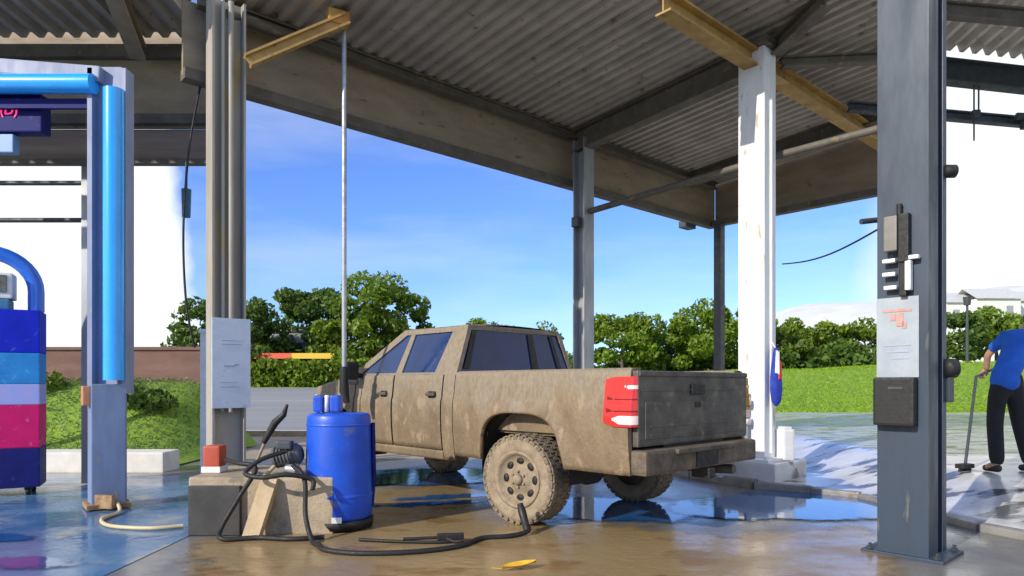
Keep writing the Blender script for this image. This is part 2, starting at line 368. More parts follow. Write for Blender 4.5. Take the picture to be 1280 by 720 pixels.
def crown_pts(h, rx, ry, z0, seed, n, nclump):
    r = np.random.default_rng(seed); P = []
    for k in range(nclump):
        a = r.uniform(0, 2 * np.pi); t = r.uniform(0, 1) ** .8
        zz = z0 + (h - z0) * (.12 + .72 * t); f = math.sqrt(max(.05, 1 - ((zz - z0) / (h - z0) - .42) ** 2 * 2.6)) * r.uniform(.25, .92)
        c = np.array([rx * f * np.cos(a), ry * f * np.sin(a), zz]); R0 = r.uniform(.12, .25) * (rx + h - z0) * .60
        m = n // nclump
        d = r.normal(size=(m, 3)); d /= np.linalg.norm(d, axis=1)[:, None]
        rad = R0 * r.uniform(.35, 1.0, m) ** .6
        d[:, 2] = np.where(d[:, 2] < 0, d[:, 2] * .55, d[:, 2] * .8)
        P.append(c + d * rad[:, None])
    P = np.concatenate(P); P[:, 2] = np.minimum(P[:, 2], h * 1.03); return P
def tree(x, y, h, rx, seed, label, group, m=LEAF, n=4200, z0f=.22, leaf=.20, kind='broadleaf_tree', z=None):
    zz = hgt(x, y) - .05 if z is None else z
    t = thing(kind, (x, y, zz), label, 'tree', group=group)
    q = random.Random(seed); tb = MB()
    H = h * .62; lean = q.uniform(-.25, .25)
    tb.tube([(0, 0, 0), (lean * .3, 0, H * .33), (lean, .1, H * .66), (lean * 1.2, .1, H)], [.032 * h, .024 * h, .017 * h, .006 * h], 8)
    for k in range(6):
        a = q.uniform(0, 6.28); z0 = H * q.uniform(.35, .75); L = rx * q.uniform(.5, .85)
        tb.tube([(lean * .6, 0, z0), (lean * .6 + L * .5 * math.cos(a), L * .5 * math.sin(a), z0 + h * .12), (L * math.cos(a), L * math.sin(a), z0 + h * .2)], [.013 * h, .009 * h, .004 * h], 6)
    tb.build('trunk', TRUNK, t)
    leaf_object('crown', crown_pts(h, rx, rx, h * z0f, seed, int(n * 1.45), q.randint(20, 28)), leaf, seed, m, t)
    return t
def at(px, D): return (px - 640) / 850 * D

GL = 'trees across the road'
tree(at(468, 46), 46, 7.9, 3.3, 1, 'tallest round crowned tree across the road, behind the thin steel pipe', GL, LEAF, 5200)
tree(at(388, 47), 47, 7.1, 3.1, 2, 'dense dark green tree behind the yellow and red strip, next to the tallest tree', GL, LEAFD, 4600)
tree(at(520, 50), 50, 5.8, 2.9, 3, 'loose thin crowned tree right of the tallest tree, partly behind the truck cab', GL, LEAFD, 2600)
tree(at(425, 43), 43.5, 4.6, 2.6, 4, 'low bright bushy tree in front of the tallest tree', GL, LEAFY, 3000, .08)
tree(at(318, 44), 44, 6.0, 2.2, 5, 'dark feathery tree beside the galvanised column, left of the small house', GL, LEAFD, 2400, .1)
tree(at(248, 44), 44, 6.2, 1.7, 6, 'narrow dark tree showing left of the galvanised column', GL, LEAFD, 1800, .1)
GR = 'trees behind the grass field'
tree(at(618, 60), 60, 6.2, 3.2, 7, 'small tree top showing just above the truck roof', GR, LEAF, 2600, .1)
tree(at(690, 60), 60, 5.8, 3.2, 8, 'small tree top just left of the slim post behind the truck', GR, LEAF, 2600, .1)
tree(at(778, 52), 52, 5.5, 3.3, 9, 'round bright green tree right of the slim post behind the truck bed', GR, LEAFY, 4200, .05)
tree(at(835, 54), 54, 4.4, 3.0, 10, 'low green tree filling the dip between two taller ones behind the tailgate', GR, LEAF, 3400, .03)
tree(at(893, 52), 52, 5.6, 3.7, 11, 'broadest bright tree, above the tailgate and left of the white column', GR, LEAFY, 5000, .05)
tree(at(968, 55), 55, 4.9, 2.8, 12, 'green tree peeping out on both sides of the white column', GR, LEAF, 3400, .05)
tree(at(1025, 58), 58, 4.2, 3.2, 13, 'low green tree right of the white column above the bright grass', GR, LEAFY, 3000, .03)
tree(at(1085, 58), 58, 4.3, 2.8, 14, 'green tree just left of the blue grey column', GR, LEAF, 2800, .05)
GF = 'trees behind the person'
tree(at(1196, 50), 50, 4.5, 1.6, 15, 'small dark tree just right of the blue grey column', GF, LEAFD, 1800, .05)
tree(at(1246, 52), 52, 5.0, 2.6, 16, 'olive green tree behind the bending person', GF, LEAF, 2800, .05)

# clipped hedge along the road
hg = thing('hedge', (-10.4, 41.2, hgt(-10, 41) - .03), 'clipped bright green hedge along the far side of the grey road', 'hedge')
r = np.random.default_rng(3); n = 9000
P = np.stack([r.uniform(-9.2, 9.2, n), r.uniform(-.6, .6, n), r.uniform(0, 1.62, n)], 1)
P[:, 2] += .10 * np.sin(P[:, 0] * 1.3) + .07 * np.sin(P[:, 0] * 4.1 + 1); P[:, 1] -= .15 * np.sin(P[:, 0] * 2.3)
leaf_object('hedge_foliage', P, .17, 5, LEAFY, hg)
for k in range(16):
    b = MB(); b.tube([(-8.8 + k * 1.17, 0, 0), (-8.7 + k * 1.17, .1, 1.2)], [.05, .02], 6); b.build('stem', TRUNK, hg)
# undergrowth behind the right-hand trees
P = np.stack([r.uniform(-8, 29, 8000), r.uniform(53, 58, 8000), r.uniform(0, 2.2, 8000)], 1)
P[:, 2] *= .6 + .4 * np.sin(P[:, 0] * .9) ** 2
P[:, 2] += np.array([hgt(a, c) for a, c in P[:, :2]])
tag(leaf_object('undergrowth', P, .32, 9, LEAFD), kind='stuff')
P = np.stack([r.uniform(-30, 2, 5000), r.uniform(44, 50, 5000), r.uniform(0, 2.4, 5000)], 1)
P[:, 2] += np.array([hgt(a, c) for a, c in P[:, :2]])
tag(leaf_object('undergrowth', P, .32, 10, LEAFD), kind='stuff')
# grass field on the right
n = 90000
P = np.stack([r.uniform(7.6, 42, n), 22 + 30 * r.uniform(0, 1, n) ** 1.4, np.zeros(n)], 1)
P[:, 2] = np.array([hgt(a, c) for a, c in P[:, :2]]) + r.uniform(0, .12, n)
tag(leaf_object('grass', P, .085, 11, GRASS, aspect=.22), kind='stuff')

# the yellow-red strip (long banner board) behind the hedge
z0 = hgt(-14, 42.2)
t = thing('banner_fence', (-13.6, 42.4, z0), 'long low board painted red at one end and yellow beyond, above the hedge', 'banner')
b = MB(); b.box((-1.6, 0, 1.93), (2.9, .06, .34)); b.build('red_board', mat('red_board', (.75, .10, .05), (.65, .12, .04), .5), t)
b = MB(); b.box((1.75, 0, 1.93), (3.78, .06, .34)); b.build('yellow_board', mat('yellow_board', (.80, .47, .03), (.72, .50, .05), .5), t)
for x in (-2.9, -.1, 2.6):
    b = MB(); b.box((x, .08, 1.0), (.09, .09, 2.0)); b.build('post', STEELG, t)
# small house among the trees
hz = hgt(-17, 45) - .05
t = thing('small_house', (at(362, 46.5), 48.5, hz), 'small grey house with a low pitched roof half hidden by trees', 'house')
b = MB(); b.box((0, 0, 1.5), (5, 4, 3)); b.build('wall', mat('house_wall', (.30, .29, .27), (.24, .23, .21), .8), t)
b = MB(); b.slab([(-2.8, -2.3, 3), (2.8, -2.3, 3), (2.8, 0, 4.2), (-2.8, 0, 4.2)], (0, 0, .12)); b.slab([(-2.8, 0.001, 4.2), (2.8, .001, 4.2), (2.8, 2.3, 3), (-2.8, 2.3, 3)], (0, 0, .12)); b.build('roof', RTILE, t)
for x in (-1.4, 1.2):
    f = MB(); f.box((x, -2.02, 1.7), (.9, .06, 1.0)); fo = f.build('window', WHITEPL, t)
    f = MB(); f.box((x, -2.06, 1.7), (.76, .03, .86)); f.build('pane', GLASS, fo)

# ------------------------------------------------------------------ left background: white building, brown wall, grass bank
b = MB(); b.box((-12.2, 14.3, 1.0), (13.0, .22, 2.02), bev=.02)
w = b.build('boundary_wall', BROWNW); tag(w, 'low red brown wall behind the grass bank, seen past the left wash bay', 'wall')
cp = MB(); cp.box((-12.2, 14.3, 2.04), (13.1, .3, .07), bev=.015); cp.build('coping', BROWNW, w)
bank = lambda x, y: .12 + 1.22 * smooth(10.6, 14.0, y) * smooth(-5.2, -6.6, x)
b = MB(); b.grid([[(x, y, bank(x, y) - .1 * (x > -5.4)) for x in np.linspace(-18, -5.3, 30)] for y in np.linspace(10.5, 14.2, 12)])
tag(b.build('grass_bank', SOIL), kind='structure')
n = 16000; P = np.stack([r.uniform(-15, -5.5, n), r.uniform(10.6, 14.1, n), np.zeros(n)], 1)
P[:, 2] = np.array([bank(a, c) for a, c in P[:, :2]]) + r.uniform(0, .09, n)
tag(leaf_object('bank_grass', P, .05, 12, leafmat('bank_grass_blades', (.09, .15, .04), (.15, .22, .07), (.22, .28, .11)), aspect=.2), kind='stuff')
b = MB()
for k in range(11): b.box((-15.6 + k * 1.0, 10.2, .15), (.985, .5, .30), bev=.02)
tag(b.build('bank_kerb', mat('white_kerb', (.72, .70, .66), (.6, .58, .54), .6, .8, 4)), kind='structure')
for i, (x, y, s, m, lab) in enumerate([(-9.9, 12.2, .42, REDF, 'small red flowering bush on the bank beside the striped cabinet'),
                                       (-7.2, 12.7, .5, LEAFD, 'dark low shrub on the bank right of the blue post'),
                                       (-6.6, 12.5, .42, LEAFD, 'dark rounded shrub at the right end of the bank'),
                                       (-9.2, 13.2, .5, LEAF, 'green shrub on the bank between the striped cabinet and blue post')]):
    t = thing('shrub', (x, y, bank(x, y) - .02), lab, 'shrub', group='shrubs on the bank')
    rr = np.random.default_rng(40 + i); d = rr.normal(size=(420, 3)); d /= np.linalg.norm(d, axis=1)[:, None]; d *= rr.uniform(.5, 1, 420)[:, None] * s; d[:, 2] = abs(d[:, 2]) * .8 + .05
    leaf_object('shrub_foliage', d, .07, 50 + i, LEAFD if m is REDF else m, t)
    if m is REDF:
        [leaf_object('flower', d[i_ * 50:i_ * 50 + 50] * .25 + d[i_ * 50] * .9, .05, 60 + i_, REDF, t) for i_ in range(5)]
    b = MB(); b.tube([(0, 0, -.05), (0, 0, s * .6)], [.03, .012], 6); b.build('stem', TRUNK, t)

# ------------------------------------------------------------------ main canopy
cano = thing('wash_canopy', en(8.5, -7.6), 'wide corrugated steel canopy with brown fascia over the muddy pickup', 'canopy')
CO = Vector(cano.location)
def cb(mb, name, m, parent=None):
    mb.v = [tuple(Vector(v) - CO) for v in mb.v]; return mb.build(name, m, parent or cano)
def nmax(e):
    Y = en(e, 0).y
    yb = 7.40 + .08 * smooth(2.3, 8.0, e)
    a = (.671 * e - yb) / .741
    if e > 9.35: a = min(a, -2.73 - (e - 9.35) * .467)
    else: a = min(a, -2.5)
    return a
prof = [(0, 0), (.07, 0), (.095, .045), (.165, .045)]; per = .19
b = MB(); rows = []
e = 2.32; stations = []
while e < 12.86:
    for dx, dz in prof:
        if 2.32 <= e + dx <= 12.9: stations.append((e + dx, dz))
    e += per
for (e, dz) in stations:
    nm = max(nmax(e), -7.79); rows.append([en(e, n, roofz(n) + dz) for n in np.linspace(-7.9, nm, 8)])
b.grid(rows, smooth=False)
b2 = [[Vector(p) + Vector((0, 0, .012)) for p in rw] for rw in rows]; b.grid(b2, smooth=False)
cb(b, 'roof_sheet', SHEET)
# far fascia and right-hand fascia
def strip(e0, n0, e1, n1, z00, z01, z10, z11, th, m, name, parent=None):
    a, c = en(e0, n0), en(e1, n1); d = (c - a).normalized(); nrm = Vector((-d.y, d.x, 0)) * th
    s = MB(); s.slab([(a.x, a.y, z00), (c.x, c.y, z10), (c.x, c.y, z11), (a.x, a.y, z01)], nrm); return cb(s, name, m)
fo = strip(2.3, -7.85, 12.92, -7.85, 4.66, 5.47, 4.66, 5.47, .05, FASC, 'fascia_board')
strip(12.92, -7.84, 12.92, -4.36, 4.66, 5.60, 4.66, 5.88, .05, FASC, 'fascia_board')
strip(2.3, -7.78, 12.86, -7.78, 4.60, 4.72, 4.60, 4.72, .16, BEAM, 'gutter')
strip(12.82, -7.76, 12.82, -4.36, 4.60, 4.72, 4.60, 4.72, -.16, BEAM, 'gutter')
def ibeam(p0, p1, h, w, m, name, tf=.025, tw=.02, parent=None, cbl=None):
    p0, p1 = Vector(p0), Vector(p1); d = (p1 - p0); L = d.length; d.normalize()
    s = d.cross(Vector((0, 0, 1))).normalized(); u = s.cross(d)
    Mx = Matrix((d, s, u)).transposed(); c = (p0 + p1) / 2; k = MB()
    k.box(c, (L, tw, h - 2 * tf - .001), M=Mx)
    k.box(c + u * (h / 2 - tf / 2), (L, w, tf), M=Mx); k.box(c - u * (h / 2 - tf / 2), (L, w, tf), M=Mx)
    return (cbl or cb)(k, name, m, parent)
def nbeam(e, n0, n1, m, h=.24, w=.16, drop=.0, name='rafter_beam'):
    return ibeam(en(e, n0, roofz(n0) - h / 2 - .004 - drop), en(e, n1, roofz(n1) - h / 2 - .004 - drop), h, w, m, name)
nbeam(8.40, -7.74, -4.55, BEAM, .36, .20)                     # slim post to white column
nbeam(11.75, -7.74, -3.95, BEAM, .26, .16)
def ebeam(n, e0, e1, m, h=.22, w=.15, drop=0., name='tie_beam'):
    z = roofz(n) - h / 2 - .006 - drop; return ibeam(en(e0, n, z), en(e1, n, z), h, w, m, name)
ebeam(-4.40, 6.2, 8.14, YBEAM, .22, .20, .20)
ebeam(-4.40, 8.46, 12.70, YBEAM, .22, .20, .20)
ebeam(-7.70, 2.4, 12.7, BEAM, .14, .12, 0, 'eave_purlin')
# strut from the roof corner above the white column to the front
ibeam(en(8.62, -4.25, 5.52), en(10.6, -2.95, 5.80), .14, .12, BEAM, 'strut')
ibeam(en(8.35, -4.2, 5.60), en(7.95, -3.4, 5.74), .2, .16, BEAM, 'strut')
ibeam((-2.80, 7.20, 4.72), (-1.88, 7.72, 5.44), .13, .11, YBEAM, 'brace')
b = MB(); b.box((-1.98, 7.72, 5.44), (.24, .16, .16), .5, bev=.02); cb(b, 'bracket', mat('red_ochre_bracket', (.42, .14, .03), (.5, .27, .05), .6))
# columns
def boxcol(p, z0, z1, w, d, m, name='column', rz=ROT):
    k = MB(); k.box((p.x, p.y, (z0 + z1) / 2), (d, w, z1 - z0), rz, bev=.012); return cb(k, name, m)
def hcol(p, z0, z1, w, d, m, rz, name='column'):
    k = MB(); T = Matrix.Rotation(rz, 3, 'Z'); h = z1 - z0; zc = (z0 + z1) / 2
    def bx(lx, ly, sx, sy): 
        o = T @ Vector((lx, ly, 0)); k.box((p.x + o.x, p.y + o.y, zc), (sx, sy, h), rz)
    bx(-w / 2 + .012, 0, .024, d); bx(w / 2 - .012, 0, .024, d); bx(0, 0, w - .05, .02)
    return k
PB = en(8.42, -7.55)
k = hcol(PB, .0, 5.33, .25, .24, STEELG, ROT + R(90)); k.box((PB.x, PB.y, 2.65), (.20, .012, 5.2), ROT + R(90)); cB = cb(k, 'column', STEELG)
k = MB(); k.box((PB.x, PB.y, .02), (.46, .46, .036), ROT); cb(k, 'base_plate', STEELG, cB)
PC = Vector((3.17, 8.8, 0)); zC = roofz(-4.37) - .2
cC = boxcol(PC, .36, zC, .36, .30, WHITEP)
k = MB(); k.box((PC.x, PC.y, .341), (.62, .62, .04), ROT, bev=.008)
for sx in (-1, 1):
    for sy in (-1, 1):
        o = Matrix.Rotation(ROT, 3, 'Z') @ Vector((sx * .25, sy * .25, 0)); k.lathe([(.02, .36), (.02, .40)], 8, Matrix.Translation((PC.x + o.x, PC.y + o.y, 0)))
cb(k, 'base_plate', WHITEP, cC)
k = MB(); k.box((PC.x + .08, PC.y + .06, .20), (.86, .80, .25), ROT, bev=.03); cb(k, 'footing', CONCP, cC)
k = MB(); k.box((PC.x, PC.y, zC + .05), (.46, .5, .1), ROT); cb(k, 'column_cap', BEAM, cC)
k = MB(); o = NX * .165; k.tube([(PC.x + o.x + .02, PC.y + o.y, .42), (PC.x + o.x + .02, PC.y + o.y, 5.0)], .028); cb(k, 'conduit', WHITEP, cC)
PA = Vector((-3.09, 7.35, 0))
k = hcol(PA, .02, 5.42, .35, .22, STEELG, ROT - R(2)); k.tube([PA + NX * .09 + EX * .02 + Vector((0, 0, 1.0)), PA + NX * .09 + EX * .02 + Vector((0, 0, 5.4))], .03)
k.tube([PA + NX * .07 - EX * .06 + Vector((0, 0, 1.0)), PA + NX * .07 - EX * .06 + Vector((0, 0, 5.4))], .02)
cA = cb(k, 'column', mat('weathered_galvanised', (.40, .37, .32), (.30, .27, .22), .5, .7, 4, stretch=(1, 1, .2), spots=(.46, .34, .14), spot_scale=5, spot_lo=.62))
k = MB(); k.box((PA.x, PA.y, .016), (.56, .52, .024), ROT); cb(k, 'base_plate', STEELG, cA)
k = MB(); k.tube([PA + Vector((0, 0, 5.3)), en(3.6, -7.7, 5.42)], .06, 8); cb(k, 'top_tie', BEAM, cA)
PD = en(12.6, -7.55); k = MB(); k.box((PD.x, PD.y, 2.3), (.16, .16, 4.6), ROT); cb(k, 'column', DARKST)
# long pipe from slim post to the right past the white column
p0 = en(8.42, -7.40, 4.13); p1 = en(8.28 + .30, -4.35, 4.30); p2 = en(8.9, -2.9, 4.42)
k = MB(); k.tube([p0, p1, p2], .05); cb(k, 'pipe', BEAM)
k = MB(); k.box(PB - EX * .17 + Vector((0, 0, 3.95)), (.10, .14, .16), ROT, bev=.01); cb(k, 'junction_box', DARKST, cB)

# eave lamp
pl = en(12.15, -8.02, 4.72)
t = thing('floodlight', pl, 'small dark floodlight under the far corner of the eave', 'lamp', ROT)
b = MB(); b.box((0, 0, -.13), (.34, .2, .14), bev=.02); b.build('lamp_body', DARKST, t)
b = MB(); b.box((.1, .05, -.03), (.05, .05, .10)); b.build('bracket', DARKST, t)
# service cable on the right
b = MB(); pts = []
p0, p1 = Vector((at(978, 17), 17, 4.30)), Vector((at(1100, 12), 12, 4.05))
for i in range(13):
    s_ = i / 12; p = p0.lerp(p1, s_); p.z -= .16 * math.sin(math.pi * s_); pts.append(p)
pd = p0
tag(b.tube(pts, .018, 6) or b.build('overhead_cable', BLACK), 'thin overhead cable between the white column and the blue grey column', 'cable')

# ------------------------------------------------------------------ thin drop pipe with wand holder
t = thing('drop_pipe', (-1.93, 7.82, 1.2), 'thin pale steel pipe hanging from the canopy above the blue tank', 'pipe')
b = MB(); b.tube([(0, 0, .28), (0, 0, 1.8), (.0, 0, 4.30)], .028, 12); b.build('pipe', PIPEG, t)
b = MB(); b.tube([(0, 0, 4.28), (0, 0, 4.36)], .05, 12); b.build('swivel', DARKST, t)
b = MB(); b.tube([(0, 0, .30), (0, 0, .02), (.03, 0, -.12)], [.05, .055, .035], 10); b.box((.08, 0, .12), (.16, .05, .05), bev=.01); b.build('spray_gun', BLACK, t)

# ------------------------------------------------------------------ plinth and clutter
t = thing('concrete_plinth', (-2.28, 6.15, 0), 'low concrete plinth carrying the galvanised column, tan with dark side panel', 'plinth')
b = MB(); b.box((.12, .12, .25), (1.24, .86, .50), bev=.02); b.build('block', CONC, t)
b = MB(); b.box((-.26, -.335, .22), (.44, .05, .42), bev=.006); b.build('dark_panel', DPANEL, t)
b = MB(); b.slab([(.04, -.54, .012), (.18, -.54, .012), (.28, -.36, .49), (.14, -.36, .49)], (0, .10, 0)); b.build('buttress', TANW, t)
# pressure washer on plinth
t = thing('pressure_washer', (-1.98, 5.98, .50), 'dark grey pressure washer with tan legs on the plinth beside the column', 'pressure washer')
TANM = mat('tan_metal', (.46, .36, .22), (.34, .26, .15), .5)
for sx in (-1, 1):
    b = MB(); b.tube([(sx * .07, 0, .12), (sx * .15, -.06, .02), (sx * .17, -.10, 0)], .018, 8); b.build('leg', TANM, t)
b = MB(); b.lathe([(.05, -.13), (.085, -.12), (.09, .10), (.06, .13)], 20, Matrix.Translation((0, .02, .17)) @ Matrix.Rotation(R(80), 4, 'Y'))
for k in range(7): b.lathe([(.097, -.1 + k * .03), (.097, -.09 + k * .03)], 20, Matrix.Translation((0, .02, .17)) @ Matrix.Rotation(R(80), 4, 'Y'))
b.build('motor', mat('motor_grey', (.10, .105, .11), (.07, .07, .075), .5, .7, 12), t)
b = MB(); b.box((.0, -.05, .27), (.13, .1, .07), bev=.015); b.build('switch_box', DARKST, t)
b = MB(); b.tube([(.02, -.08, .07), (.12, -.10, .06)], .04, 12); b.build('pump', PIPEG, t)
# spray lance standing up from the plinth
t = thing('spray_lance', (-2.25, 6.02, .5), 'black spray lance with thick grip leaning up from the plinth', 'spray lance')
b = MB(); b.tube([(-.06, 0, 0), (.06, 0, .28), (.16, -.02, .46)], .014, 8); b.build('tube', mat('lance_tan', (.3, .25, .18), (.2, .16, .1), .5), t)
b = MB(); b.tube([(.05, 0, .28), (.16, -.02, .46), (.24, -.03, .53), (.27, -.03, .62)], [.025, .034, .026, .012], 10); b.build('grip', BLACK, t)
# hoses
def spline(pts, n=14):
    P = [Vector(p) for p in pts]; P = [P[0]] + P + [P[-1]]; out = []
    for i in range(1, len(P) - 2):
        for k in range(n):
            s_ = k / n; a, b_, c, d = P[i - 1], P[i], P[i + 1], P[i + 2]
            out.append(.5 * ((2 * b_) + (c - a) * s_ + (2 * a - 5 * b_ + 4 * c - d) * s_ ** 2 + (3 * b_ - a - 3 * c + d) * s_ ** 3))
    out.append(P[-2]); return out
b = MB(); b.tube(spline([(-1.88, 5.84, .60), (-1.74, 5.70, .50), (-1.70, 5.60, .22), (-1.62, 5.5, .04), (-1.52, 5.35, .03), (-1.42, 5.20, .03), (-1.15, 5.10, .03), (-.75, 5.14, .03), (-.42, 5.32, .03), (-.25, 5.6, .03), (-.02, 5.68, .03), (.14, 5.80, .05), (.10, 5.92, .12)]), .021, 8)
h = b.build('pressure_hose', BLACK); tag(h, 'long black hose running from the pressure washer over the mud to the rear tyre', 'hose')
b = MB(); b.tube([(.13, 5.82, .05), (.085, 5.90, .20), (.07, 5.92, .26)], [.03, .036, .025], 10); b.build('nozzle', BLACK, h)
b = MB(); b.tube(spline([(-2.6, 6.14, .62), (-2.35, 5.84, .62), (-2.18, 5.78, .58), (-2.3, 5.72, .34), (-2.42, 5.66, .10), (-2.36, 5.55, .035), (-2.1, 5.60, .035), (-1.8, 5.55, .035), (-1.55, 5.62, .035)]), .02, 8)
tag(b.build('hose', BLACK), 'black hose draped over the dark front panel of the plinth', 'hose')
b = MB(); b.tube(spline([(-1.95, 5.86, .72), (-2.12, 5.74, .66), (-2.22, 5.66, .56), (-2.06, 5.60, .53), (-1.86, 5.62, .55), (-1.68, 5.70, .50), (-1.66, 5.66, .42)]), .02, 8)
tag(b.build('hose', BLACK), 'short black hose looped in front of the pressure washer', 'hose')
# spray gun on floor
t = thing('spray_gun', (-.58, 5.52, .03), 'black spray gun lying on the muddy floor between tank and tyre', 'spray gun', R(8))
b = MB(); b.tube([(-.30, 0, .02), (.02, .0, .025)], .013, 8); b.build('barrel', BLACK, t)
b = MB(); b.box((.08, 0, .03), (.22, .05, .055), bev=.015); b.build('handle', BLACK, t)
b = MB(); b.tube([(.05, -.03, .02), (.10, -.10, .012), (.16, -.11, .012)], .012, 8); b.build('trigger', BLACK, t)
b = MB(); b.tube(spline([(-.4, 5.52, .03), (-.62, 5.47, .028), (-.95, 5.50, .028), (-1.25, 5.56, .028)]), .014, 6)
tag(b.build('hose', BLACK), 'thin dark hose trailing from the spray gun to the blue tank', 'hose')
# orange box and white post by the plinth
t = thing('plastic_crate', (-2.70, 6.30, .50), 'orange red plastic box with a white base on the plinth left of the column', 'box')
b = MB(); b.box((.0, -.12, .15), (.15, .16, .19), bev=.02); b.build('bin', ORANGE, t)
b = MB(); b.box((.0, -.12, .03), (.17, .18, .055), bev=.01); b.build('base', WHITEPL, t)
t = thing('white_post', (-3.62, 8.0, 0), 'slim white painted post standing just behind the galvanised column', 'post')
b = MB(); b.box((0, 0, .95), (.07, .07, 1.9), bev=.01); b.build('shaft', WHITEPL, t)
b = MB(); b.box((0, 0, 1.92), (.10, .10, .05), bev=.012); b.build('cap', WHITEPL, t)
b = MB(); b.tube(spline([(-3.45, 7.55, 4.66), (-3.56, 7.5, 3.9), (-3.60, 7.45, 3.0), (-3.57, 7.45, 2.2), (-3.50, 7.5, 1.7)]), .012, 6)
tag(b.build('hanging_cable', BLACK), 'thin dark cable hanging from the eave left of the galvanised column', 'cable')
# notice on column A, facing out along the wide face
def notice(name, loc, rz, w, h, m, label, marks):
    o = thing(name, loc, label, 'notice', rz); k = MB(); k.box((0, 0, 0), (w, .012, h), bev=.003); k.build('sheet', m, o)
    for nm, mm, lst in marks:
        for (x, z, sx, sz) in lst:
            k = MB(); k.box((x, -.008, z), (sx, .004, sz)); k.build(nm, mm, o)
    return o
c = PA + NX * .185 - EX * .01 + Vector((0, 0, 1.52))
q = random.Random(3)
notice('notice_sheet', c, ROT, .40, .95, PAPER, 'pale blue notice sheet fixed to the galvanised column above the plinth',
       [('faded_print', PRINT, [(-.02, -.03, .12, .018), (.05, -.015, .05, .02), (0, .24, .2, .006), (0, .2, .2, .006), (-.03, -.2, .18, .005), (-.02, -.25, .2, .005)])])

# ------------------------------------------------------------------ blue gas-like tank
t = thing('blue_tank', (-1.56, 6.14, 0), 'tall blue cylinder tank on a dark wheeled base in front of the truck door', 'tank')
b = MB(); b.lathe([(.275, .10), (.292, .13), (.298, .3), (.281, .95), (.278, 1.01), (.268, 1.03), (.25, 1.037), (.10, 1.042), (.0001, 1.042)], 48); b.lathe([(.300, .30), (.302, .31), (.302, .325), (.299, .335)], 48, caps=False); b.lathe([(.284, .93), (.286, .935), (.286, .945), (.283, .95)], 48, caps=False); b.build('body', BLUEP, t)
b = MB(); b.lathe([(.30, .03), (.305, .10), (.285, .105), (.27, .05)], 40, close=True); b.lathe([(.26, .04), (.26, .06)], 30)
b.build('base_ring', BLACK, t)
for k in range(4):
    a = R(40 + 90 * k); b = MB(); b.lathe([(.045, -.02), (.05, -.01), (.05, .01), (.045, .02)], 16, Matrix.Translation((.255 * math.cos(a), .255 * math.sin(a), .05)) @ Matrix.Rotation(R(90), 4, 'X')); b.build('wheel', BLACK, t)
for x, w in ((-.17, .085), (-.02, .085)):
    b = MB(); b.box((x, -.02, 1.125), (w, .16, .15), bev=.02); b.build('valve_block', BLUEP, t)
b = MB(); b.lathe([(.022, 1.05), (.022, 1.19), (.016, 1.2)], 14, Matrix.Translation((-.095, -.06, 0))); b.build('valve_stem', WHITEPL, t)
b = MB()
for a0 in (-113, -80):
    for k in range(1): 
        a = R(a0); b.box((.298 * math.cos(a), .298 * math.sin(a), .125), (.085, .012, .05), a + R(90), bev=.004)
b.build('maker_plate', WHITEPL, t)
b = MB(); b.tube([(.29, .02, .2), (.31, .02, .5), (.30, .02, .95)], .02, 8); b.build('rear_pipe', NAVY, t)

# ------------------------------------------------------------------ pickup truck (local x forward, y left)
TR = math.atan2(.72, -.694)
tk = thing('pickup_truck', (.77, 6.98, 0), 'mud covered four door pickup truck parked under the canopy with dark tailgate', 'pickup truck', TR)
AX_F, AX_R, RW = 3.40, 0.0, .412
def archz(x, xa, r=.535, zc=.50):
    d = abs(x - xa) / r
    return zc + r * (1 - d ** 3.2) ** (1 / 3.2) * .99 if d < 1 else -1
def ys_(x, z):
    y = .985 - .05 * ((z - .98) / .5) ** 2 - .012 * smooth(1.12, 1.16, z)
    y -= .16 * smooth(3.5, 4.3, x) ** 1.5 + .02 * smooth(-1.0, -1.3, x)
    for xa in (AX_R, AX_F):
        dx = max(abs(x - xa), .0); rr = ((dx / .535) ** 3.2 + (max(0, z - .5) / .535) ** 3.2) ** (1 / 3.2)
        y += .035 * math.exp(-((rr - 1.0) / .13) ** 2)
    return y
def side(x0, x1, zlo, ztop, nst=None, sgn=1, rows=16):
    n = nst or max(6, int((x1 - x0) / .03)); k = MB(); G = []
    for x in np.linspace(x0, x1, n):
        zb = max(zlo(x), archz(x, AX_R), archz(x, AX_F)); zt = ztop(x)
        col = [(x, sgn * (ys_(x, zb) - .045), zb)]
        for i in range(rows + 1):
            z = zb + (zt - zb) * i / rows; col.append((x, sgn * ys_(x, z), z))
        yt = ys_(x, zt); col += [(x, sgn * (yt - .02), zt + .012), (x, sgn * (yt - .12), zt + .014)]
        G.append(col)
    k.grid(G)
    for G0 in (G[0], G[-1]):                   # turned-in ends
        k.grid([G0, [(p[0], p[1] - sgn * .05, p[2]) for p in G0]], smooth=False)
    return k
# core
k = MB(); k.box((1.35, 0, .72), (5.2, 1.0, .25)); k.box((2.08, 0, .95), (1.72, 1.78, .86)); k.box((2.9, 0, .88), (.3, 1.6, .6))
k.box((3.4, 0, .95), (1.3, .95, .45)); k.box((1.08, 0, .9), (.16, 1.66, .7))
k.build('underbody', BLACK, tk)
bedtop = lambda x: 1.415
bed = MB()
for sg in (1, -1):
    s_ = side(-1.225, .968, lambda x: .56, bedtop, sgn=sg, rows=18); bed.add(s_.v, s_.f, 0, True)
bed.box((-.13, .80, 1.13), (2.15, .05, .56)); bed.box((-.13, -.80, 1.13), (2.15, .05, .56)); bed.box((-.13, 0, .845), (2.15, 1.56, .05)); bed.box((.925, 0, 1.13), (.05, 1.60, .56))
for sg in (1, -1): bed.box((-.13, sg * .84, 1.418), (2.17, .13, .028), bev=.008)
bed.box((.925, 0, 1.418), (.07, 1.66, .03), bev=.008)
bed.build('cargo_bed', MUD, tk)
cab = MB()
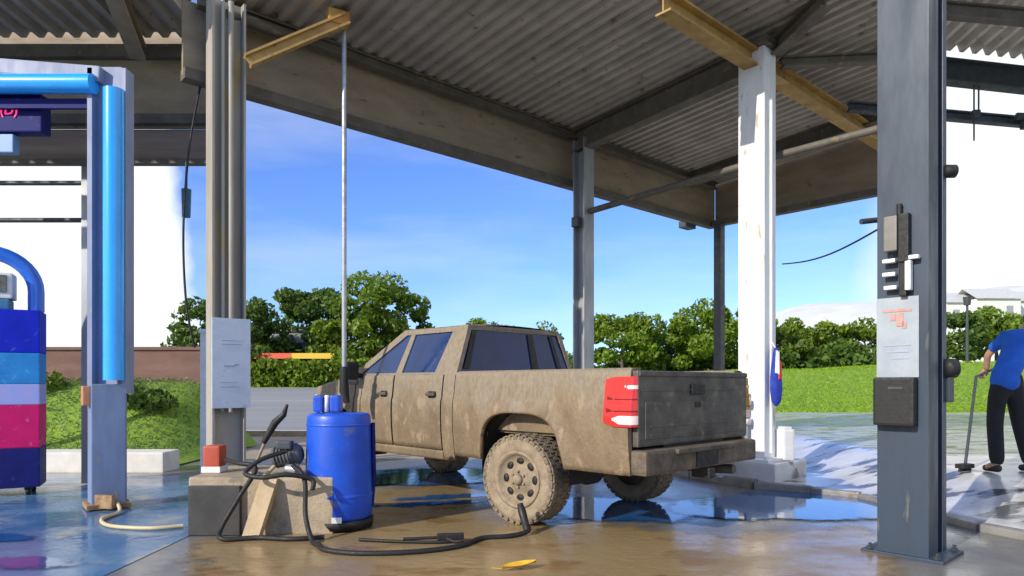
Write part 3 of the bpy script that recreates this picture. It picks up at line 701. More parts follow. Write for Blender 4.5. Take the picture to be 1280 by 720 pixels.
for sg in (1, -1):
    s_ = side(1.172, 2.93, lambda x: .50, lambda x: .59, sgn=sg, rows=4); cab.add(s_.v, s_.f, 0, True)
for sg in (1, -1):
    s_ = side(.978, 1.160, lambda x: .50, lambda x: 1.395, sgn=sg, rows=16); cab.add(s_.v, s_.f, 0, True)
cab.box((1.9, 0, 1.412), (1.5, 1.72, .03)); cab.box((.985, 0, .98), (.012, 1.70, .84))
cab.build('cab_side', MUD, tk)
belt = lambda x: 1.395
def door(x0, x1, sg):
    d = side(x0, x1, lambda x: .605, belt, sgn=sg, rows=14).build('door', MUD, tk)
    hx = x0 + .16; y = ys_(hx, 1.17)
    h = MB(); h.box((hx, sg * (y + .026), 1.19), (.15, .022, .035), bev=.01); h.box((hx - .055, sg * (y + .012), 1.19), (.03, .03, .04)); h.box((hx + .055, sg * (y + .012), 1.19), (.03, .03, .04))
    h.box((hx, sg * (y + .003), 1.18), (.12, .006, .085), bev=.002, mi=1)
    h.build('handle', [CHAR, BLACK], d)
    return d
for sg in (1, -1): door(1.182, 2.070, sg); door(2.100, 2.892, sg)
ftop = lambda x: 1.385 - .13 * smooth(2.9, 4.15, x)
fen = MB()
for sg in (1, -1):
    s_ = side(2.92, 4.12, lambda x: .55, ftop, sgn=sg, rows=14); fen.add(s_.v, s_.f, 0, True)
fen.build('front_fender', MUD, tk)
G = []
for x in np.linspace(2.92, 4.16, 16):
    w = ys_(x, ftop(x)) - .10; G.append([(x, y * w, ftop(x) + .012 + .055 * (1 - y * y) - .04 * smooth(4.0, 4.16, x)) for y in np.linspace(-1, 1, 15)])
k = MB(); k.grid(G); k.build('hood', MUD, tk)
k = MB(); k.box((4.13, 0, .98), (.10, 1.46, .44), bev=.03)
for i in range(4): k.box((4.19, 0, .84 + i * .095), (.03, 1.1, .03), bev=.008)
k.build('grille', BLACK, tk)
for sg in (1, -1):
    k = MB(); k.box((4.12, sg * .70, 1.06), (.14, .26, .2), bev=.03); k.build('headlight', TAILW, tk)
k = MB(); k.box((4.2, 0, .64), (.2, 1.72, .24), bev=.05); k.build('front_bumper', MUD, tk)
# greenhouse
def gp(x, t, sg, inset=0.): return Vector((x, sg * (.925 - .215 * max(t, 0.) ** 1.15 - inset), 1.40 + .535 * t))
def quadp(mb, pts, sg, th=.035, ins=0., mi=0):
    P = [gp(x, t, sg, ins) for x, t in pts]; mb.slab(P, (0, -sg * th, -.012 * 1), mi)
fr = MB()
for sg in (1, -1):
    quadp(fr, [(2.88, 0), (3.06, 0), (2.20, 1), (2.10, .90)], sg)                 # A pillar
    quadp(fr, [(1.98, 0), (2.10, 0), (2.03, .92), (1.95, .92)], sg, ins=.002)     # B pillar
    quadp(fr, [(.98, 0), (1.36, 0), (1.26, .90), (1.02, .90)], sg, .05, -.003)  # C pillar
    quadp(fr, [(1.03, .88), (2.13, .88), (2.21, 1.0), (1.04, 1.0)], sg, .05, .001)  # roof rail
    quadp(fr, [(.98, -.02), (2.90, -.02), (2.82, .05), (1.05, .05)], sg, .03, .004)
# rear frame
def rp(y, t): return Vector((.985 + .06 * t, y * (1 - .215 / .925 * t), 1.40 + .535 * t))
fr.slab([rp(-.925, -.01), rp(.925, -.01), rp(.925, .06), rp(-.925, .06)], (.03, 0, 0)); fr.slab([rp(-.925, .90), rp(.925, .90), rp(.925, 1.0), rp(-.925, 1.0)], (.03, 0, 0))
for sg in (1, -1): fr.slab([rp(sg * .925, .06), rp(sg * .88, .06), rp(sg * .88, .90), rp(sg * .925, .90)], (.03, 0, 0))
fr.build('window_frame', MUD, tk)
rf = MB(); G = []
for x in np.linspace(1.035, 2.24, 14):
    G.append([(x, y * .715, 1.930 + .045 * (1 - abs(y) ** 2.4) - .035 * smooth(2.0, 2.24, x) - .02 * (1 - smooth(1.03, 1.2, x))) for y in np.linspace(-1, 1, 15)])
rf.grid(G); rf.grid([[(p[0], p[1], p[2] - .05) for p in g] for g in G])
rf.build('roof', MUD, tk)
for sg in (1, -1):
    k = MB(); quadp(k, [(2.10, .04), (2.86, .04), (2.14, .89), (2.03, .89)], sg, .012, .016); k.build('side_window', GLASS, tk)
    k = MB(); quadp(k, [(1.34, .04), (1.99, .04), (1.96, .89), (1.24, .89)], sg, .012, .016); k.build('side_window', GLASS, tk)
k = MB(); k.slab([rp(-.88, .06), rp(.88, .06), rp(.88, .90), rp(-.88, .90)], (.012, 0, 0)); k.v = [(v[0] + .01, v[1], v[2]) for v in k.v]
rw = k.build('rear_window', GLASS, tk)
k = MB()
for y, hw in ((-.27, .05), (-.70, .03), (.80, .04)):
    k = MB(); k.slab([rp(y - hw, .12), rp(y + hw, .12), rp(y + hw, .88), rp(y - hw, .88)], (-.008, 0, 0)); k.build('window_divider', BLACK, rw)
k = MB(); k.slab([(3.08, -.80, 1.41), (3.08, .80, 1.41), (2.215, .68, 1.905), (2.215, -.68, 1.905)], (.012, 0, .02)); k.build('windscreen', GLASS, tk)
for sg in (1, -1):
    k = MB(); k.box((2.78, sg * 1.10, 1.46), (.12, .17, .22), bev=.035); k.tube([(2.80, sg * .93, 1.40), (2.80, sg * 1.06, 1.42)], .03, 8); k.build('door_mirror', BLACK, tk)
# tailgate
k = MB(); k.box((-1.245, 0, 1.10), (.07, 1.80, .62), bev=.018)
k.box((-1.283, 0, 1.385), (.02, 1.78, .04), bev=.006); k.box((-1.282, 0, 1.0), (.012, 1.62, .30), bev=.005); k.box((-1.284, 0, 1.25), (.008, 1.70, .012))
for zz in (.88, .95): k.box((-1.286, 0, zz), (.012, 1.50, .016), bev=.004)
tg = k.build('tailgate', CHAR, tk)
k = MB(); k.box((-1.290, .02, 1.255), (.02, .22, .09), bev=.008); k.build('handle', BLACK, tg)
k = MB(); k.box((-1.292, .02, 1.12), (.012, .09, .05), bev=.005); k.build('badge', BLACK, tg)
def lightcol(x0, x1, z0, z1, sg, off, rows=8):
    k = MB(); G = []
    for x in np.linspace(x0, x1, 10):
        c = (x - x0) / (x1 - x0); zz0 = z0 + .03 * smooth(.6, 1, c); zz1 = z1 - .02 * smooth(.6, 1, c)
        G.append([(x, sg * (ys_(x, z) + off), z) for z in np.linspace(zz0, zz1, rows)])
    G.insert(0, [(x0, sg * .87, p[2]) for p in G[0]])
    k.grid(G); k.grid([G[-1], [(p[0], p[1] - sg * .03, p[2]) for p in G[-1]]])
    k.grid([[g[0] for g in G], [(g[0][0], g[0][1] - sg * .03, g[0][2]) for g in G]]); k.grid([[g[-1] for g in G], [(g[-1][0], g[-1][1] - sg * .03, g[-1][2]) for g in G]])
    return k
for sg in (1, -1):
    tl = lightcol(-1.272, -1.0 if sg > 0 else -1.1, .955, 1.36, sg, .016).build('tail_light', TAIL, tk)
    lightcol(-1.276, -1.09, .975, 1.045, sg, .022, 4).build('reverse_lens', TAILW, tl)
    lightcol(-1.276, -1.19, 1.26, 1.29, sg, .020, 4).build('reverse_lens', TAILW, tl)
    for z_ in (1.075, 1.17): lightcol(-1.274, -1.03 if sg > 0 else -1.12, z_, z_ + .012, sg, .019, 3).build('lens_divider', mat('dark_red_lens', (.2, .006, .005), (.15, .005, .004), .2), tl)
k = MB(); k.box((-1.27, 0, .665), (.20, 1.84, .20), bev=.03); k.box((-1.33, 0, .74), (.14, 1.0, .04), bev=.01)
bp = k.build('rear_bumper', mat('muddy_bumper', (.17, .13, .085), (.07, .055, .04), .6, .85, 5, bump=.4, bump_scale=40), tk)
k = MB(); k.box((-1.375, .0, .655), (.012, .36, .14), bev=.004); k.build('plate_recess', BLACK, bp)
k = MB(); k.box((-1.33, 0, .52), (.18, .09, .09), bev=.01); k.build('tow_hitch', BLACK, bp)
k = MB(); k.tube([(-1.33, -.55, .50), (-1.0, -.55, .48), (-.6, -.5, .5)], .045, 12); k.build('exhaust_pipe', MUDD, tk)
k = MB(); k.tube([(0, -.8, .435), (0, .8, .435)], .06, 12); k.lathe([(.02, -.18), (.14, -.12), (.17, 0), (.14, .12), (.02, .18)], 20, Matrix.Translation((0, 0, .435)) @ Matrix.Rotation(R(90), 4, 'Y')); k.build('rear_axle', MUDD, tk)
# inner wheel wells
for xa in (AX_R, AX_F):
    for sg in (1, -1):
        k = MB(); G = []
        for a in np.linspace(-.15, math.pi + .15, 18): G.append([(xa + .575 * math.cos(a), sg * y, .50 + .575 * math.sin(a)) for y in (.55, .93)])
        k.grid(G); k.box((xa, sg * .59, .78), (1.1, .02, .55)); k.build('wheel_well', BLACK, tk)
# inner fender hump above tyre seen in the arch
k = MB(); k.tube([(0, .62, .86), (0, .93, .86)], .02, 8)
def make_wheel():
    w = MB(); T = Matrix.Rotation(R(90), 4, 'X')
    w.lathe([(.25, -.13), (.30, -.150), (.37, -.155), (.415, -.14), (.432, -.10), (.435, 0), (.432, .10), (.415, .14), (.37, .155), (.30, .150), (.25, .13)], 56, T, close=True); w.m = [1 if abs(sum(w.v[q_][1] for q_ in f_) / 4) > .135 else 0 for f_ in w.f]
    for i in range(34):
        for row, off in ((-.105, 0), (-.035, .5), (.035, 0), (.105, .5)):
            a = 2 * math.pi * (i + off) / 34; Mx = Matrix.Rotation(-a, 3, 'Y')
            p = Mx @ Vector((.434, row, 0)); w.box(p, (.014, .064, .060), M=Mx, mi=0)
    for i in range(34):
        for s2 in (-1, 1):
            a = 2 * math.pi * (i + .25) / 34; Mx = Matrix.Rotation(-a, 3, 'Y'); p = Mx @ Vector((.408, s2 * .146, 0)); w.box(p, (.04, .014, .045), M=Mx, mi=0)
    w.v = [(v[0] * .945, v[1], v[2] * .945) for v in w.v]
    o = w.build('wheel', [MUDT, MUDL])
    rm = MB(); Ti = Matrix.Rotation(R(-90), 4, 'X')       # +z of lathe -> +y (outer side is +y)
    rm.lathe([(.255, .10), (.265, .152), (.245, .158), (.225, .13), (.205, .095), (.12, .085), (.10, .115), (.0001, .125)], 48, Ti, caps=False)
    rm.lathe([(.255, -.12), (.10, -.10), (.0001, -.10)], 32, Ti)
    for i in range(8):
        a = 2 * math.pi * i / 8; c = Vector((.168 * math.cos(a), .093, .168 * math.sin(a)))
        m_ = MB(); m_.lathe([(.0001, -.006), (.036, -.006), (.040, 0), (.036, .008), (.0001, .008)], 14, caps=False)
        Tm = Matrix.Translation(c) @ Matrix.Rotation(-a, 4, 'Y') @ Matrix.Diagonal((.75, 1, 1.05, 1)) @ Ti
        rm.add([Tm @ Vector(v) for v in m_.v], m_.f, 1, True)
    for i in range(6):
        a = 2 * math.pi * (i + .5) / 6; rm.lathe([(.011, 0), (.011, .022), (.006, .026)], 8, Matrix.Translation((.072 * math.cos(a), .115, .072 * math.sin(a))) @ Ti)
    rim = rm.build('rim', [MUDL, BLACK], o)
    hb = MB(); hb.lathe([(.05, .11), (.048, .150), (.03, .160), (.0001, .162)], 24, Ti); hb.build('hub_cap', MUDL, rim)
    return o
w0 = make_wheel()
for i, (xa, sg) in enumerate(((AX_R, 1), (AX_R, -1), (AX_F, 1), (AX_F, -1))):
    w = w0 if i == 0 else copy_tree(w0)
    w.parent = tk; w.location = (xa - (.03 if i == 0 else 0), sg * .855, RW + .012); w.rotation_euler = (0, R(20 * i), 0 if sg > 0 else math.pi)
    if i == 0: w.rotation_euler = (0, 0, R(7)); w.location = (-.02, .90, RW + .012)

# ------------------------------------------------------------------ things at the white column
pf = PC + NX * .23 + Vector((.02, -.02, 0))
t = thing('flag_bundle', (pf.x, pf.y, 1.02), 'rolled blue cloth with a red and white edge hanging on the white column', 'cloth', ROT)
b = MB(); G = []
for z, rr in ((0, .02), (.06, .075), (.2, .095), (.38, .09), (.52, .075), (.66, .05), (.74, .035)):
    G.append([(rr * 1.0 * math.cos(a) * (1 + .12 * math.sin(5 * a + z * 6)), rr * .7 * math.sin(a), z) for a in np.linspace(0, 2 * math.pi, 25)])
b.grid(G); b.build('cloth', mat('flag_blue', (.012, .06, .42), (.02, .03, .30), .75, .9, 9, bump=.3), t)
b = MB(); b.slab([(-.06, -.075, .34), (-.01, -.082, .34), (.0, -.075, .56), (-.04, -.07, .58)], (.0, .02, 0)); b.build('red_stripe', mat('flag_red', (.6, .05, .06), (.5, .04, .05), .8), t)
b = MB(); b.slab([(-.09, -.05, .42), (-.06, -.075, .40), (-.045, -.065, .68), (-.065, -.05, .70)], (.0, .02, 0)); b.build('white_stripe', WHITEPL, t)
b = MB(); b.tube([(0, .0, .72), (0, .06, .82)], .008, 6); b.build('cord', WHITEPL, t)
t = thing('white_bollard', (3.50, 8.72, .325), 'short white bollard at the foot of the white column', 'bollard')
b = MB(); b.box((0, 0, .20), (.17, .17, .40), .3, bev=.03); b.build('body', WHITEPL, t)
b = MB(); b.box((0, 0, .415), (.12, .12, .03), .3, bev=.012); b.build('cap', WHITEPL, t)
pv = PC - EX * .19
t = thing('water_tap', (pv.x - .05, pv.y - .02, .36), 'white tap and hose fittings on the left side of the white column', 'tap', ROT)
b = MB(); b.tube([(.0, 0, .0), (.0, 0, .85)], .025, 10); b.build('riser', PIPEG, t)
b = MB(); b.lathe([(.03, -.06), (.06, -.05), (.06, .05), (.03, .06)], 16, Matrix.Translation((-.02, 0, .48)) @ Matrix.Rotation(R(90), 4, 'X')); b.build('valve', WHITEPL, t)
b = MB(); b.lathe([(.03, -.06), (.055, -.05), (.055, .05), (.03, .06)], 16, Matrix.Translation((-.02, 0, .72)) @ Matrix.Rotation(R(90), 4, 'X')); b.build('valve', WHITEPL, t)
# dark wheel-like tyre block behind bumper
# ------------------------------------------------------------------ right canopy with blue-grey column
PE = Vector((3.07, 5.22, 0))
rc = thing('side_canopy', PE, 'pale corrugated canopy on a large blue grey steel column at the right', 'canopy')
def rb(mb, name, m, parent=None):
    mb.v = [tuple(Vector(v) - PE) for v in mb.v]; return mb.build(name, m, parent or rc)
k = MB(); T = Matrix.Rotation(ROT, 3, 'Z')
def ebx(lx, ly, sx, sy, z0=.02, z1=6.5):
    o = T @ Vector((lx, ly, 0)); k.box((PE.x + o.x, PE.y + o.y, (z0 + z1) / 2), (sx, sy, z1 - z0), ROT, bev=.004)
ebx(-.10, 0, .22, .35); ebx(.06, .02, .10, .28); ebx(.155, -.005, .09, .345)
cE = rb(k, 'column', BLUEGREY)
k = MB(); k.box((PE.x, PE.y, .015), (.50, .56, .03), ROT, bev=.005); rb(k, 'base_plate', BLUEGREY, cE)
for sx in (-.20, .20):
    for sy in (-.23, .23):
        o = T @ Vector((sx, sy, 0)); k = MB(); k.lathe([(.028, .031), (.028, .05), (.014, .051), (.014, .075)], 6, Matrix.Translation((PE.x + o.x, PE.y + o.y, 0)), smooth=False); rb(k, 'anchor_bolt', DARKST, cE)
o = T @ Vector((.17, -.19, 0))
for z, rr in ((2.93, .05), (1.42, .075)):
    k = MB(); k.lathe([(.01, -.05), (rr, -.04), (rr, .04), (.01, .05)], 14, Matrix.Translation((PE.x + o.x + .03, PE.y + o.y + .02, z)) @ Matrix.Rotation(R(90), 4, 'Y')); rb(k, 'hook', BLACK, cE)
k = MB(); k.box((PE.x + o.x + .025, PE.y + o.y + .02, 1.26), (.05, .06, .2), bev=.015); rb(k, 'hook', DARKST, cE)
k = MB(); k.tube([(PE.x - .12, PE.y + .14, 2.60), (PE.x - .34, PE.y + .1, 2.57)], .022, 8); rb(k, 'side_bracket', DARKST, cE)
# roof sheet with waves, running away from the camera
k = MB(); G = []; i = 0; x = 3.7
while x < 12.5:
    for dx, dz in ((0, 0), (.06, 0), (.10, .10), (.16, .10)):
        xx = x + dx; ye = 10.15 + .05 * (xx - 6); G.append([(xx, y, 6.28 + dz + .10 * (ye - y) - .09 * (xx - 6.6)) for y in np.linspace(ye, 7.9, 4)])
    x += .20
k.grid(G, smooth=False); k.grid([[(p[0], p[1], p[2] + .01) for p in g] for g in G], smooth=False); rb(k, 'roof_sheet', SHEETL)
ibeam((5.2, 10.10, 6.08), (12.5, 10.55, 5.50), .34, .2, DARKST, 'eave_beam', parent=rc, cbl=rb)
ibeam((4.2, 8.95, 6.35), (12.5, 9.0, 5.66), .2, .12, BEAM, 'purlin', parent=rc, cbl=rb)
ibeam((5.1, 10.3, 5.50), (12.5, 10.6, 4.98), .14, .12, DARKST, 'tie_rod', parent=rc, cbl=rb)
ibeam((PE.x + .1, PE.y + .1, 6.35), (5.4, 10.05, 6.22), .22, .16, DARKST, 'rafter', parent=rc, cbl=rb)
pE2 = Vector((12.2, 10.4, 0)); k = MB(); k.box((12.2, 10.45, 2.94), (.3, .3, 5.22)); rb(k, 'column', BLUEGREY)
for dx in (0, .07):
    k = MB(); k.tube([(6.93 + dx, 10.2, 5.82), (6.93 + dx, 10.2, 5.36 if dx else 4.95)], .012, 6); rb(k, 'drop_rod', DARKST)
k = MB(); k.box((6.955, 10.2, 5.36), (.11, .08, .09), bev=.015); rb(k, 'rod_clamp', DARKST)
t = thing('floodlight', (7.75, 10.2, 5.22), 'dark floodlight bracket above the bending person near the right edge', 'lamp')
b = MB(); b.tube([(-.18, 0, .10), (.9, 0, .06)], .05, 10); b.build('arm', DARKST, t)
b = MB(); b.box((.2, 0, -.02), (.55, .18, .12), bev=.02); b.build('lamp_body', DARKST, t)
b = MB(); b.box((.35, .05, .26), (.05, .05, .36)); b.build('bracket', DARKST, t)

# fittings on the blue-grey column (on its wide left face)
fc = PE - EX * .215
RL = ROT - R(90)      # local -y looks along -EX
notice('notice_sheet', fc + Vector((0, 0, 1.65)) - NX * .03, RL, .29, .60, PAPER2, 'grey white notice with faded red figure on the blue grey column',
       [('faded_picture', PRINTR, [(.0, .20, .20, .02), (.02, .13, .05, .10), (-.03, .15, .04, .05), (.05, .09, .03, .05)]), ('faded_print', PRINT, [(0, -.06, .18, .008), (0, -.11, .16, .008), (.02, -.16, .12, .006)])])
t = thing('coin_box', fc - NX * .03 + Vector((0, 0, 1.17)), 'black box below the notice on the blue grey column', 'box', RL)
b = MB(); b.box((0, -.05, 0), (.28, .10, .36), bev=.02); b.build('case', BLACK, t)
b = MB(); b.box((.02, -.103, .10), (.10, .008, .02)); b.build('slot', DARKST, t)
t = thing('control_unit', fc - NX * .01 + Vector((0, 0, 2.30)), 'grey and black control unit with white pipe fittings above the notice on the column', 'control box', RL)
b = MB(); b.box((-.045, -.04, .12), (.09, .08, .26), bev=.008); b.build('meter_case', mat('meter_brown', (.20, .18, .16), (.15, .13, .12), .5), t)
b = MB(); b.box((.04, -.035, .08), (.07, .07, .36), bev=.008); b.build('black_case', BLACK, t)
for i, (x, z) in enumerate(((-.06, -.08), (-.06, -.18), (-.05, -.28), (.07, -.20))):
    b = MB(); b.box((x, -.04, z), (.09 if i < 3 else .04, .06, .03 if i < 3 else .22), bev=.01); b.build('pipe_fitting', WHITEPL, t)
b = MB(); b.box((.075, -.04, -.07), (.13, .05, .03), bev=.01); b.build('pipe_fitting', WHITEPL, t)
b = MB(); b.box((.03, -.03, -.22), (.05, .05, .26), bev=.01); b.build('black_pipe', BLACK, t)
b = MB(); b.tube([(0, -.02, .26), (0, -.02, .34)], .02, 10); b.build('top_knob', BLACK, t)

# ------------------------------------------------------------------ left canopy
LC = Vector((-6, 8.6, 0))
lc = thing('bay_canopy', LC, 'brown canopy with pale corrugated sheets over the left wash bay', 'canopy')
def lb(mb, name, m, parent=None):
    mb.v = [tuple(Vector(v) - LC) for v in mb.v]; return mb.build(name, m, parent or lc)
k = MB(); G = []; x = -10.5
while x < -3.72:
    for dx, dz in ((0, 0), (.07, 0), (.11, .07), (.18, .07)): G.append([(x + dx, y, 5.60 + dz + .05 * (8.5 - y)) for y in np.linspace(8.45, 6.3, 4)])
    x += .22
k.grid(G, smooth=False); k.grid([[(p[0], p[1], p[2] + .01) for p in g] for g in G], smooth=False); lb(k, 'roof_sheet', mat('brown_grey_sheet', (.42, .37, .30), (.32, .28, .22), .5, .7, 3, spots=(.22, .17, .12), spot_scale=7, spot_lo=.64))
k = MB(); k.box((-7.1, 8.62, 5.15), (7.0, .06, 1.22)); lb(k, 'fascia_board', FASC)
k = MB(); k.box((-7.1, 8.55, 5.47), (7.0, .12, .16), bev=.01); lb(k, 'eave_beam', BEAM)
k = MB(); k.box((-7.1, 8.56, 4.62), (7.0, .14, .12), bev=.01); lb(k, 'eave_beam', BEAM)
k = MB(); k.box((-7.1, 8.66, 4.33), (7.0, .06, .40)); lb(k, 'soffit_panel', mat('dark_brown_soffit', (.30, .225, .17), (.2, .15, .115), .6, .8, 2, stretch=(.3, 1, 3)))
k = MB(); k.box((-7.1, 8.62, 4.11), (7.0, .12, .06)); lb(k, 'eave_beam', BEAM)
ibeam((-4.62, 8.4, 5.40), (-4.05, 6.6, 5.60), .2, .18, mat('tan_rafter', (.36, .29, .2), (.28, .22, .15), .6), 'rafter', parent=lc, cbl=lb)
ibeam((-8.2, 8.4, 5.42), (-7.4, 6.5, 5.52), .2, .16, BEAM, 'rafter', parent=lc, cbl=lb)
for x in (-10.4, -3.95):
    pass
k = MB(); k.box((-10.4, 8.75, 2.05), (.16, .12, 4.1)); lb(k, 'column', BEAM)
k = MB(); k.box((-5.48, 8.78, 2.06), (.10, .10, 4.08)); lb(k, 'column', STEELG)
for z in (4.02 - .12, 3.42):
    k = MB(); k.tube([(-10.3, 8.80, z), (-5.5, 8.80, z)], .032, 8); lb(k, 'rail', DARKST)
k = MB(); k.tube([(-4.1, 8.56, 3.4), (-4.1, 8.56, 3.75)], [.05, .06], 10); k.tube([(-4.1, 8.56, 3.75), (-4.1, 8.56, 4.1)], .015, 6); lb(k, 'hose_hanger', mat('teal_hanger', (.03, .13, .25), (.02, .1, .2), .5))
# wash bay portal frame with blue tubes
fx, fy = -4.25, 7.13
pfm = thing('wash_bay_frame', (fx, fy, 0), 'grey portal frame with glossy blue tubes over the left wash bay', 'frame')
FB = mat('lilac_grey_paint', (.24, .27, .40), (.19, .22, .33), .45, .6, 5, stretch=(1, 1, .3), spots=(.34, .3, .22), spot_scale=10, spot_lo=.67)
k = MB(); k.box((-.02, .10, 2.35), (.30, .10, 4.6), bev=.012); k.box((-.155, .02, 2.9), (.05, .12, 3.4)); k.box((.19, .05, 2.9), (.05, .16, 3.4)); k.build('post', FB, pfm)
k = MB(); k.box((0, 0, .66), (.31, .31, 1.28), R(38), bev=.012); lo_ = k.build('lower_casing', mat('slate_blue_paint', (.20, .27, .42), (.15, .2, .32), .45, .6, 5, stretch=(1, 1, .3), spots=(.3, .28, .22), spot_scale=10, spot_lo=.66), pfm)
k = MB(); k.box((0.0, 0, .045), (.40, .40, .05), R(38), bev=.006); k.box((.10, -.20, .10), (.20, .05, .14), R(-10), bev=.01); k.build('base_plate', RUST, lo_)
k = MB(); k.box((-.135, -.135, 1.18), (.17, .07, .20), R(-52), bev=.012); k.build('switch_box', ORBOX, lo_)
k = MB(); k.tube([(.11, -.06, 1.34), (.11, -.06, 4.36)], .10, 24); k.build('blue_tube', BLUET, pfm)
k = MB(); k.tube([(-3.3, -.06, 4.42), (-.10, -.06, 4.42)], .10, 24); k.build('blue_tube', BLUET, pfm)
k = MB(); k.box((-1.6, .03, 4.66), (3.1, .14, .16), M=Matrix.Rotation(R(4.5), 3, 'Y'), bev=.015); k.build('lintel', FB, pfm)
k = MB(); k.box((-1.7, .0, 4.555), (2.9, .05, .05), M=Matrix.Rotation(R(3.2), 3, 'Y')); k.build('lintel_trim', mat('tan_trim', (.5, .44, .32), (.4, .35, .25), .6), pfm)
k = MB(); k.box((-1.8, .04, 4.25), (3.2, .05, .10)); k.build('inner_rail', NAVY, pfm)
k = MB(); k.box((-3.35, .02, 2.35), (.14, .14, 4.66)); k.build('post', FB, pfm)
# hanging lit sign
t = thing('hanging_sign', (-5.22, 7.3, 4.10), 'navy hanging sign box with red lit lettering under the blue tube', 'sign')
b = MB(); b.box((-.38, 0, .08), (1.2, .16, .40), bev=.015); sb = b.build('sign_box', NAVY, t)
em = bpy.data.materials.new('red_lettering'); em.use_nodes = True
e_ = em.node_tree.nodes['Principled BSDF']; e_.inputs['Base Color'].default_value = (.8, .02, .12, 1); e_.inputs['Emission Color'].default_value = (1, .05, .22, 1); e_.inputs['Emission Strength'].default_value = .9
cu = bpy.data.curves.new('lettering', 'FONT'); cu.body = 'ac (D)'; cu.size = .14; cu.extrude = .004; cu.align_x = 'RIGHT'
tmp = bpy.data.objects.new('tmp', cu); COL.objects.link(tmp); bpy.context.view_layer.update()
me = bpy.data.meshes.new_from_object(tmp.evaluated_get(bpy.context.evaluated_depsgraph_get())); bpy.data.objects.remove(tmp)
me.materials.clear(); me.materials.append(em); me.transform(Matrix.Rotation(R(90), 4, 'X'))
lt = bpy.data.objects.new('lettering', me); COL.objects.link(lt); lt.parent = sb; lt.location = (-.02, -.088, .06)
b = MB(); b.box((-.50, .0, -.23), (.8, .10, .20), bev=.012); b.build('lower_panel', mat('pale_blue_panel', (.16, .30, .55), (.12, .24, .46), .4), t)
for x in (-.8, .1):
    b = MB(); b.tube([(x, 0, .28), (x, -.08, .36)], .012, 6); b.build('hanger', DARKST, t)

# striped cabinet
t = thing('vacuum_cabinet', (-6.12, 7.9, 0), 'tall cabinet striped blue and crimson with a blue arch on top', 'cabinet', R(27))
bands = [(.10, .56, 4), (.56, 1.06, 3), (1.06, 1.30, 2), (1.30, 1.66, 1), (1.66, 2.16, 0)]
b = MB()
for z0, z1, mi in bands: b.box((0, .0, (z0 + z1) / 2), (1.12, .5, z1 - z0 - .001), mi=mi, bev=.0 if 0 else .012)
b.build('cabinet_body', [ROYAL, CYANB, LAV, CRIM, NAVY], t)
b = MB(); pts = [(-.49, 0, 2.16)] + [(.49 * -math.cos(a), 0, 2.40 + .44 * math.sin(a)) for a in np.linspace(0, math.pi, 20)] + [(.49, 0, 2.16)]
b.tube(pts, .085, 16); b.build('arch_tube', mat('arch_blue', (.02, .16, .72), (.015, .13, .6), .3, .4, 5, coat=.3), t)
b = MB(); b.box((.02, .0, 2.44), (.52, .3, .30), bev=.02); mh = b.build('motor_head', WHITEPL, t)
b = MB(); b.box((.06, -.155, 2.46), (.34, .02, .20), bev=.006); b.build('display', mat('display_grey', (.08, .085, .07), (.16, .16, .13), .4, None, 16), mh)
b = MB(); b.box((.0, 0, 2.225), (.5, .3, .12), bev=.015); b.build('motor_base', mat('teal_base', (.05, .2, .34), (.03, .14, .25), .5), t)
for sx in (-1, 1):
    for sy in (-1, 1):
        b = MB(); b.lathe([(.03, -.025), (.05, -.02), (.05, .02), (.03, .025)], 14, Matrix.Translation((sx * .44, sy * .18, .055)) @ Matrix.Rotation(R(90), 4, 'Y')); b.box((sx * .44, sy * .18, .085), (.07, .07, .03)); b.build('caster', BLACK, t)
# pale hose on the left floor
b = MB(); b.tube(spline([(-4.05, 6.98, .08), (-3.9, 6.75, .03), (-3.86, 6.4, .028), (-3.6, 6.1, .028), (-3.2, 6.0, .028), (-2.95, 6.1, .028)]), .018, 8)
tag(b.build('hose', mat('pale_hose', (.62, .52, .30), (.5, .42, .25), .5)), 'pale yellow hose trailing from the foot of the blue post', 'hose')
# flat yellow scrap with a stalk
b = MB(); G = []
for s_ in np.linspace(0, 1, 9):
    w = .055 * math.sin(math.pi * min(1, s_ * .95 + .04)) ** .8; G.append([(.26 * s_ - .13, w * y, .02 + .02 * y * y + .015 * s_ * s_) for y in np.linspace(-1, 1, 5)])
b.grid(G); b.tube([(-.13, 0, .02), (-.2, .02, .03)], .004, 5)
o = b.build('yellow_scrap', YELM); o.location = (.05, 4.72, .012); o.rotation_euler = (0, 0, R(25)); tag(o, 'yellow scrap on the wet mud in the foreground', 'leaf')

